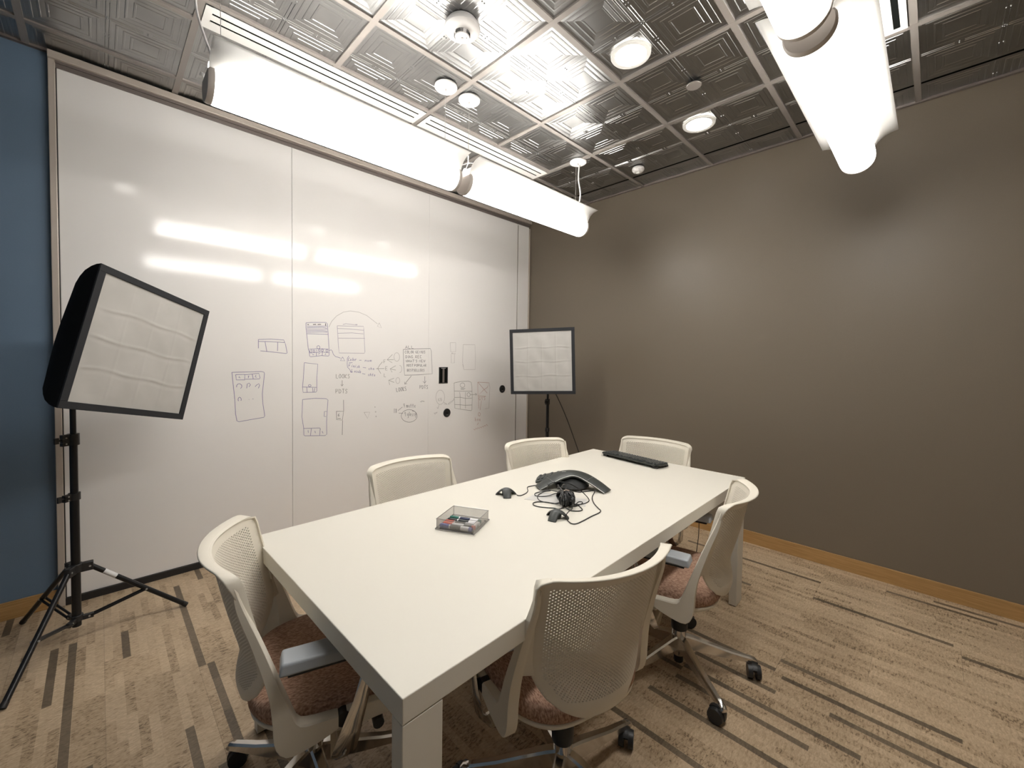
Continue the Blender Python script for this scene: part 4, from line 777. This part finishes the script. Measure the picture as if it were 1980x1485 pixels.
    for a in feet_rot:
        Mx = Matrix.Rotation(a, 4, 'Z'); A = Vector((.05,0,.362)); Bq = Vector((.425,0,.012))
        lg = MB().cyl(Mx @ A, Mx @ Bq, .0115, n=16).build('tripod_leg', M['black_metal'], s)
        MB().cyl(Mx @ Bq.lerp(A, .03), Mx @ (Bq+(Bq-A).normalized()*.006), .0125, n=14).build('rubber_foot', M['black_rubber'], lg)
        if lsticker and a == feet_rot[0]:
            MB().cyl(Mx @ A.lerp(Bq, .13), Mx @ A.lerp(Bq, .25), .0117, n=16, caps=False).build('sticker', M['white_ink_label'], lg)
        J = A.lerp(Bq, .56)
        for sy in (-.0095, .0095):
            off = Vector((0, sy, 0)); MB().cyl(Mx @ (Vector((.05,0,.110))+off), Mx @ (J+off), .0055, n=10).build('leg_brace', M['black_metal'], lg)
        MB().cyl(Mx @ (J+Vector((0,-.0155,0))), Mx @ (J+Vector((0,.0155,0))), .0045, n=10).cyl(Mx @ Vector((.05,-.0145,.362)), Mx @ Vector((.05,.0145,.362)), .0045, n=10).cyl(Mx @ Vector((.045,-.0115,.110)), Mx @ Vector((.045,.0115,.110)), .0045, n=10).build('rivet', M['silver'], lg)
    # tilt bracket joining pole and lamp head
    back = c - f*.345
    mb = MB().tube([(0,0,topz-.03),(0,0,topz+.02)], .016, 14)
    d = Vector((back.x-px, back.y-py, back.z)); mb.tube([(0,0,topz+.005), tuple(Vector((0,0,topz+.005)).lerp(d, .5)+Vector((0,0,-.01))), tuple(d)], .013, 12)
    mb.build('tilt_bracket', M['black_plastic'], s)
    return e, s
softbox((.159,2.595,1.434), (-47.8,-4.6,12.6), (-.094,2.928), [atan_ for atan_ in (radians(-1), radians(119), radians(242.8))], 'large tilted softbox with a wrinkled white front, at the left', 'black tripod stand holding the tilted softbox at the left', 1, radians(215), 1.43)
softbox((2.88,2.513,1.402), (-149.5,-.1,-2.1), (3.190,2.700), [radians(-10), radians(110), radians(230)], 'smaller-looking upright softbox in the corner by the end of the whiteboard', 'black tripod stand of the corner softbox behind the table', 2, radians(200), 1.40)
# cord from the corner softbox down to the floor
P = cr([(3.15,2.60,1.14),(3.20,2.54,.98),(3.26,2.50,.82),(3.33,2.46,.62),(3.38,2.42,.45),(3.43,2.36,.25),(3.45,2.28,.06),(3.40,2.16,.0045),(3.20,2.05,.0045),(3.05,2.2,.0045)], 6)
tag(MB().tube(P, .0042, 8).build('power_cable', M['cable']), 'black power cord hanging from the corner softbox against the taupe wall', 'power cord')
P = cr([(2.64,1.00,.680),(2.67,1.00,.62),(2.682,1.009,.45),(2.677,1.01,.29),(2.63,1.03,.10),(2.50,1.10,.0035),(2.30,1.20,.0035)], 6)
tag(MB().tube(P, .0022, 6).build('power_cable', M['cable']), 'thin black cable hanging to the floor from under the far end of the table', 'power cord')

# ------------------------------------------------------------------ marker tray
ZT_ = .7402
def tabpt(x, y, z=0): return Vector((x, y, ZT_+z))
L_, F_, R_ = Vector((.948,1.362)), Vector((1.020,1.221)), Vector((1.154,1.297))
ux = (F_-L_).normalized(); wx = (F_-L_).length; uy = (R_-F_).normalized(); wy = (R_-F_).length
cx_, cy_ = (L_+R_)/2
ang = math.atan2(ux.y, ux.x)
tr = empty('marker_tray', (cx_, cy_, ZT_), ang, 'small open wire-mesh tray of markers on the table', 'tray')
a, b = wx/2, wy/2; h = .043
mb = MB().box(-a,a,-b,b,.0035,.0042); 
for (x0,x1,y0,y1) in ((-a,a,-b,-b+.0006),(-a,a,b-.0006,b),(-a,-a+.0006,-b,b),(a-.0006,a,-b,b)): mb.box(x0,x1,y0,y1,.004,h)
mb.build('mesh_walls', M['mesh'], tr, smooth=0)
mb = MB()
for z, g, rr in ((h,.001,.0016),(.0042,.004,.0020)): mb.tube([(-a-g,-b-g,z),(a+g,-b-g,z),(a+g,b+g,z),(-a-g,b+g,z)], rr, 8, closed=True)
for sx in (-1,1):
    for sy in (-1,1): mb.cyl((sx*a,sy*b,.004),(sx*a,sy*b,h), .0010, n=6)
mb.build('wire_rim', M['steel'], tr)
mb = MB()
for sx in (-1,1):
    for sy in (-1,1): mb.cyl((sx*(a-.01),sy*(b-.01),0),(sx*(a-.01),sy*(b-.01),.004), .004, n=8)
mb.build('tray_foot', M['black_rubber'], tr)
def marker(y, x0, capm, z, label, yaw=0, L=.137, barrel='m_black', body='m_white', endm=None, bandm='m_white'):
    """lies along the tray's local x; cap at low x"""
    e = empty('whiteboard_marker', (0,0,0), 0, label, 'marker', 'markers in the mesh tray')
    M4 = Matrix.Translation((cx_, cy_, ZT_)) @ Matrix.Rotation(ang, 4, 'Z')
    p = M4 @ Vector((x0, y, z)); e.location = p; e.rotation_euler = (0, 0, ang+yaw)
    r = .0088; X = Matrix.Rotation(pi/2, 4, 'Y')
    MB().lathe([(0,0),(r*.80,0),(r*.92,.002),(r,.006),(r,.040),(0,.040)], 20, M=X).build('cap', M[capm], e)
    MB().lathe([(0,.040),(r*.92,.040),(r*.92,.0455),(0,.0455)], 20, M=X).build('neck_band', M[bandm], e)
    MB().lathe([(0,.0455),(r*.95,.0455),(r,.048),(r,L*.66),(0,L*.66)], 20, M=X).build('barrel', M[barrel], e)
    MB().lathe([(0,L*.66),(r,L*.66),(r,L-.012),(0,L-.012)], 20, M=X).build('barrel_label', M[body], e)
    MB().lathe([(0,L-.012),(r,L-.012),(r*.95,L-.002),(r*.8,L),(0,L)], 20, M=X).build('end_plug', M[endm or capm], e)
    return e
zb = .0088+.0046
marker(-b+.014, -.070, 'm_blue', zb, 'blue-capped whiteboard marker at the front of the tray', .00)
marker(-b+.034, -.066, 'm_red', zb, 'red-ended whiteboard marker just behind the blue one', .0, barrel='m_white', body='m_black', endm='m_red')
marker(-b+.054, -.068, 'm_red', zb, 'red-capped marker under the rim in the middle of the tray', .0, endm='m_white')
marker(-b+.076, -.064, 'm_black', zb, 'black-capped whiteboard marker in the tray', .0, endm='m_white')
marker(-b+.100, -.068, 'm_green', zb, 'green-capped whiteboard marker at the back of the tray', .0, barrel='m_navy', endm='m_green')

# ------------------------------------------------------------------ conference phone
ph = empty('conference_phone', (1.80, 1.345, ZT_), 0, 'black winged conference phone with a keypad, on the table', 'phone')
def strip(path, wid, thick, fy=None):
    """arched strip: path of (x,y,z) tops; wid list; thickness; returns rings"""
    P = [Vector(p) for p in path]; rings = []
    for i, p in enumerate(P):
        d = P[min(i+1,len(P)-1)]-P[max(i-1,0)]; d2 = Vector((d.x,d.y,0)).normalized(); n = Vector((-d2.y,d2.x,0)); w = wid[i]/2; t = thick[i]
        nz = d.normalized().cross(n)*-1
        if nz.z < 0: nz = -nz
        rings.append([p+n*w-nz*.004, p+n*w*.85+nz*.0, p+nz*.003, p-n*w*.85+nz*.0, p-n*w-nz*.004, p-n*w-nz*t, p+n*w-nz*t])
    return rings
A_ = cr([(-.168,.098,.010),(-.125,.075,.034),(-.065,.045,.064),(-.005,.010,.077),(.030,-.045,.070),(.047,-.115,.044),(.055,-.190,.010)], 6)
n_ = len(A_); wd = [.072+.030*sin(pi*i/(n_-1)) for i in range(n_)]; th = [.008+.006*sin(pi*i/(n_-1)) for i in range(n_)]
body = MB().loft(strip(A_, wd, th)).build('body', M['phone'], ph, smooth=40)
R3 = strip(A_, wd, th)
MB().tube([r[4]-Vector((0,0,.001)) for r in R3], .0016, 6).build('silver_trim', M['silver'], body)
mbx = MB()
for k in (8, n_-9):
    r = R3[k]; mbx.tube([r[0]+Vector((0,0,.0035)), r[1]+Vector((0,0,.0012)), r[2]+Vector((0,0,.0008)), r[3]+Vector((0,0,.0012)), r[4]+Vector((0,0,.0035))], .0006, 5)
mbx.build('panel_seam', M['silver'], body)
B_ = cr([(.010,.000,.072),(.020,.060,.060),(.005,.110,.044),(-.025,.165,.026),(-.050,.205,.010)], 6); nb = len(B_)
arm = MB().loft(strip(B_, [.122+.010*sin(pi*i/(nb-1)) for i in range(nb)], [.012]*nb)).build('keypad_arm', M['phone'], ph, smooth=40)
mb = MB()
for i in range(4):
    q = 1-(i+.3)/4.6
    k = int((nb-1)*(.52+.43*(i/3))); p = B_[k]; d = (B_[min(k+1,nb-1)]-B_[k-1]).normalized(); nn = Vector((-d.y,d.x,0)).normalized(); up = nn.cross(d); up = up if up.z > 0 else -up
    for c_ in (-1.5,-.5,.5,1.5):
        Mx = Matrix((( nn.x,d.x,up.x,p.x+nn.x*c_*.024),(nn.y,d.y,up.y,p.y+nn.y*c_*.024),(nn.z,d.z,up.z,p.z+nn.z*c_*.024),(0,0,0,1)))
        mb.box(-.009,.009,-.0065,.0065,.001,.0060, Mx)
mb.build('keypad', M['key'], arm, smooth=0, bevel=.0015)
MB().lathe([(0,.004),(.085,.006),(.092,.014),(.078,.034),(.045,.052),(0,.060)], 32).build('speaker_grille', M['phone_dark'], ph)
for x, y in ((-.150,.088),(.052,-.172),(-.018,.190)): MB().cyl((x,y,0),(x,y,.008), .008, n=12).build('rubber_foot', M['black_rubber'], ph)
MB().box(-.016,.016,-.005,.005,0,.0012, Matrix.Translation((-.020,.034,.0765)) @ Matrix.Rotation(-.5,4,'Z')).build('badge', M['silver'], body, smooth=0)
def mic(x, y, rot, label):
    e = empty('microphone_pod', (x, y, ZT_), rot, label, 'microphone', 'satellite microphone pods')
    mb = MB()
    for k in range(3):
        a = 2*pi*k/3; path = cr([(0,0,.031),(.018*cos(a),.018*sin(a),.0295),(.036*cos(a),.036*sin(a),.018),(.052*cos(a),.052*sin(a),.002)], 5)
        mb.loft(strip(path, [.044-.006*(i/(len(path)-1)) for i in range(len(path))], [.006]*len(path)))
    o = mb.build('pod_body', M['phone'], e, smooth=45)
    MB().lathe([(0,.0355),(.010,.0352),(.016,.0345),(.020,.031),(0,.029)], 24).build('mute_button', M['key'], e)
    MB().lathe([(0,.002),(.020,.002),(.022,.020),(0,.026)], 20).build('pod_core', M['phone_dark'], e)
    return e
mic(1.440, 1.478, radians(-128), 'small three-legged microphone pod left of the conference phone')
mic(1.392, 1.118, radians(-165), 'small three-legged microphone pod in front of the cable bundle')
# clear sheet under the cables
sh = MB().add([(1.462,1.375,ZT_+.0006),(1.60,1.115,ZT_+.0006),(1.685,1.165,ZT_+.0010),(1.60,1.40,ZT_+.0010),(1.462,1.375,ZT_),(1.60,1.115,ZT_),(1.685,1.165,ZT_),(1.60,1.40,ZT_)], [(0,1,2,3),(7,6,5,4),(0,4,5,1),(1,5,6,2),(2,6,7,3),(3,7,4,0)]).build('plastic_sheet', M['sheet'], smooth=0)
tag(sh, 'translucent grey plastic sheet lying under the cable bundle', 'plastic sheet')
# cables
cb = empty('cable_bundle', (1.548, 1.186, ZT_), 0, 'coiled black cable bundle with a twist tie, on the table', 'cable')
O = Vector((1.56,1.20,ZT_)); rnd = random.Random(5)
for k in range(20):
    # loops of a hank standing on edge; axis along u
    tilt = rnd.uniform(-.5,.5); rx = rnd.uniform(.038,.054); rz = rnd.uniform(.022,.034); off = rnd.uniform(-.034,.034)
    pts = []
    ax = radians(45)+tilt*.7
    for q in range(16):
        t = 2*pi*q/16; lx = rx*cos(t); lz = rz*sin(t)
        sq_ = .55+.45*abs(cos(t)) 
        px_ = lx*cos(ax)-(off*sq_)*sin(ax); py_ = lx*sin(ax)+(off*sq_)*cos(ax)
        pts.append((px_, py_, max(.004, .034+lz+rnd.uniform(-.002,.002))))
    MB().tube(cr(pts, 4, True), .0033, 7, closed=True).build('cable_loop', M['cable'], cb)
MB().tube([(.020*cos(2*pi*q/16)*cos(radians(135)), .020*cos(2*pi*q/16)*sin(radians(135)), .052+.020*sin(2*pi*q/16)) for q in range(16)], .0017, 6, closed=True).build('twist_tie', M['tie'], cb)
for k in range(5):
    a_ = radians(rnd.uniform(20,75)); rr = rnd.uniform(.022,.032); ox, oy = .045+rnd.uniform(-.012,.012), .012+rnd.uniform(-.02,.02)
    MB().tube(cr([(ox+rr*1.3*cos(2*pi*q/12)*cos(a_), oy+rr*1.3*cos(2*pi*q/12)*sin(a_), .030+rr*.85*sin(2*pi*q/12)) for q in range(12)], 5, True), .0031, 7, closed=True).build('cable_loop', M['cable'], cb)
for p in ([(.03,.03,.055),(.06,.05,.07),(.09,.09,.06),(.13,.13,.03),(.17,.16,.012)], [(.02,.04,.055),(.04,.08,.065),(.10,.13,.045),(.15,.17,.012)]):
    MB().tube(cr(p, 5), .0033, 7).build('cable_end', M['cable'], cb)
mb = MB().box(.0,.035,-.006,.006,0,.011, Matrix.Translation((.105,.20,.022)) @ Matrix.Rotation(.35,4,'Z')); mb.build('connector', M['black_plastic'], cb, smooth=0, bevel=.002)
def cord(pts, label, r=.0023):
    P = cr([(x, y, ZT_+max(r+.0002, z)) for x, y, z in pts], 7)
    return tag(MB().tube(P, r, 7).build('cable', M['cable']), label, 'cable')
cord([(1.478, 1.441, 0), (1.475, 1.428, 0), (1.488, 1.42, 0), (1.525, 1.426, 0), (1.561, 1.444, 0), (1.588, 1.472, 0), (1.608, 1.49, 0), (1.634, 1.491, 0), (1.671, 1.479, 0), (1.696, 1.449, 0.004), (1.694, 1.411, 0.01)], 'black cord running from the left microphone pod to the phone')
cord([(1.789, 1.187, 0.02), (1.793, 1.197, 0.002), (1.74, 1.172, 0), (1.689, 1.136, 0), (1.648, 1.095, 0), (1.617, 1.054, 0), (1.601, 1.033, 0), (1.57, 1.023, 0), (1.512, 1.022, 0), (1.44, 1.017, 0), (1.397, 1.018, 0), (1.385, 1.033, 0), (1.397, 1.059, 0), (1.403, 1.073, 0.008), (1.399, 1.069, 0.028), (1.455, 1.097, 0.02), (1.514, 1.125, 0.012), (1.524, 1.15, 0.02)], 'black cord looping wide to the right, from the phone to the front microphone')
cord([(1.634, 1.353, 0.01), (1.6, 1.373, 0.006), (1.543, 1.361, 0), (1.502, 1.315, 0), (1.499, 1.279, 0), (1.514, 1.25, 0), (1.518, 1.218, 0.006), (1.534, 1.2, 0.012)], 'black cord loop at the left of the cable bundle, upper')
cord([(1.624, 1.292, 0.02), (1.625, 1.353, 0.016), (1.6, 1.38, 0.008), (1.565, 1.395, 0), (1.538, 1.371, 0), (1.547, 1.344, 0), (1.576, 1.318, 0.006), (1.609, 1.306, 0.012), (1.609, 1.263, 0.03)], 'black cord loop under the left foot of the phone')
cord([(1.538, 1.206, 0.012), (1.515, 1.234, 0.004), (1.506, 1.272, 0), (1.479, 1.301, 0), (1.453, 1.306, 0), (1.432, 1.287, 0), (1.432, 1.259, 0), (1.45, 1.224, 0), (1.47, 1.197, 0), (1.473, 1.17, 0.004), (1.473, 1.14, 0.018)], 'black cord loop nearest the marker tray')
cord([(1.579, 1.335, 0.03), (1.57, 1.314, 0.06), (1.587, 1.296, 0.075), (1.612, 1.263, 0.08), (1.628, 1.23, 0.075), (1.655, 1.203, 0.055), (1.677, 1.181, 0.03), (1.695, 1.165, 0.004), (1.669, 1.144, 0), (1.628, 1.137, 0), (1.598, 1.145, 0), (1.583, 1.158, 0.004), (1.567, 1.18, 0.012)], 'black cord arching over the bundle in front of the phone')
cord([(1.559, 1.177, 0.012), (1.573, 1.157, 0.004), (1.619, 1.169, 0), (1.633, 1.161, 0), (1.625, 1.149, 0), (1.595, 1.143, 0), (1.558, 1.143, 0.004), (1.535, 1.158, 0.008)], 'tiny black cord loop right of the bundle')
cord([(1.549, 1.166, 0.01), (1.58, 1.147, 0), (1.569, 1.121, 0), (1.55, 1.097, 0), (1.529, 1.095, 0), (1.51, 1.11, 0), (1.503, 1.127, 0), (1.496, 1.149, 0.01)], 'short black cord loop behind the front microphone')
cord([(1.686, 1.258, 0.02), (1.74, 1.254, 0.004), (1.776, 1.241, 0), (1.805, 1.229, 0), (1.825, 1.223, 0)], 'short black cord going under the right wing of the phone')
# ------------------------------------------------------------------ keyboard
K = [Vector(p) for p in ((2.535,1.655),(2.470,1.190),(2.625,1.168),(2.690,1.633))]
kc = sum(K, Vector((0,0)))/4; ka = math.atan2((K[0]-K[1]).y, (K[0]-K[1]).x)
kb = empty('keyboard', (kc.x, kc.y, ZT_), ka, 'black computer keyboard at the far end of the table', 'keyboard')
kl, kw = .235, .078
def kz(y): return .012+.016*((kw-y)/(2*kw)) if False else .030-.012*((y+kw)/(2*kw))
body_ring = []
mb = MB()
o_ = [(-kl,-kw*.5),(-kl+.03,-kw),(kl-.03,-kw),(kl,-kw*.5),(kl,kw*.6),(kl-.02,kw),(-kl+.02,kw),(-kl,kw*.6)]
# local +y points toward the table's middle (viewer): higher, with the palm rest edge
def kh(y): return .0185+.008*((y+kw)/(2*kw))
mb.prism(o_, lambda x, y: (x*.97, y*.93, kh(y)-.011), lambda x, y: (x, y, kh(y)))
mb.build('case', M['keyboard'], kb, smooth=0, bevel=.004, seg=3)
for sx in (-1, 1):
    MB().box(sx*.20-.018, sx*.20+.018, kw-.040, kw-.018, 0, .014).build('foot', M['black_plastic'], kb, smooth=0, bevel=.003)
    MB().box(sx*.20-.018, sx*.20+.018, -kw+.012, -kw+.03, 0, .009).build('foot', M['black_rubber'], kb, smooth=0)
for r_ in range(6):
    y = kw-.034-r_*.0195
    if y < -kw+.008: break
    mb = MB(); nk = 20
    for c_ in range(nk):
        x = -kl+.026+c_*(2*kl-.052)/(nk-1)
        if r_ == 0 and c_ % 5 == 4: continue
        z = kh(y)
        mb.prism([(-.0085,-.0075),(.0085,-.0075),(.0085,.0075),(-.0085,.0075)], lambda a_, b_: (x+a_, y+b_, z-.001), lambda a_, b_: (x+a_*.8, y+b_*.8, z+.006))
    mb.build('key_row', M['key'], kb, smooth=0)

# ------------------------------------------------------------------ camera and view
cam = bpy.data.cameras.new('camera'); co = bpy.data.objects.new('camera', cam); COL.objects.link(co)
cam.sensor_width = 36; cam.sensor_fit = 'HORIZONTAL'; cam.lens = 807.231376/1980*36
cam.shift_x = (990-986.730384)/1980; cam.shift_y = -(742.5-719.191595)/1980; cam.clip_start = .02
def rot_rows(yaw, pitch, roll):
    f = Vector((cos(pitch)*cos(yaw), cos(pitch)*sin(yaw), sin(pitch))); r = Vector((sin(yaw), -cos(yaw), 0)); u = r.cross(f)
    return cos(roll)*r+sin(roll)*u, -sin(roll)*r+cos(roll)*u, f
r, u, f = rot_rows(.792767902, -.0313298567, .0137866878)
co.matrix_world = Matrix.Translation((0,0,1.42035)) @ Matrix(((r.x,u.x,-f.x),(r.y,u.y,-f.y),(r.z,u.z,-f.z))).to_4x4()
SC.camera = co
w = bpy.data.worlds.new('world'); SC.world = w; w.use_nodes = True
w.node_tree.nodes['Background'].inputs['Color'].default_value = (0,0,0,1); w.node_tree.nodes['Background'].inputs['Strength'].default_value = 0
vs = SC.view_settings; vs.view_transform = 'Standard'; vs.look = 'None'; vs.gamma = 1; vs.use_curve_mapping = False; vs.exposure = EXPOSURE
SC.cycles.max_bounces = 10; SC.cycles.diffuse_bounces = 6; SC.cycles.glossy_bounces = 5; SC.cycles.transparent_max_bounces = 12
SC.cycles.caustics_reflective = True; SC.cycles.sample_clamp_indirect = 6; SC.cycles.use_denoising = True
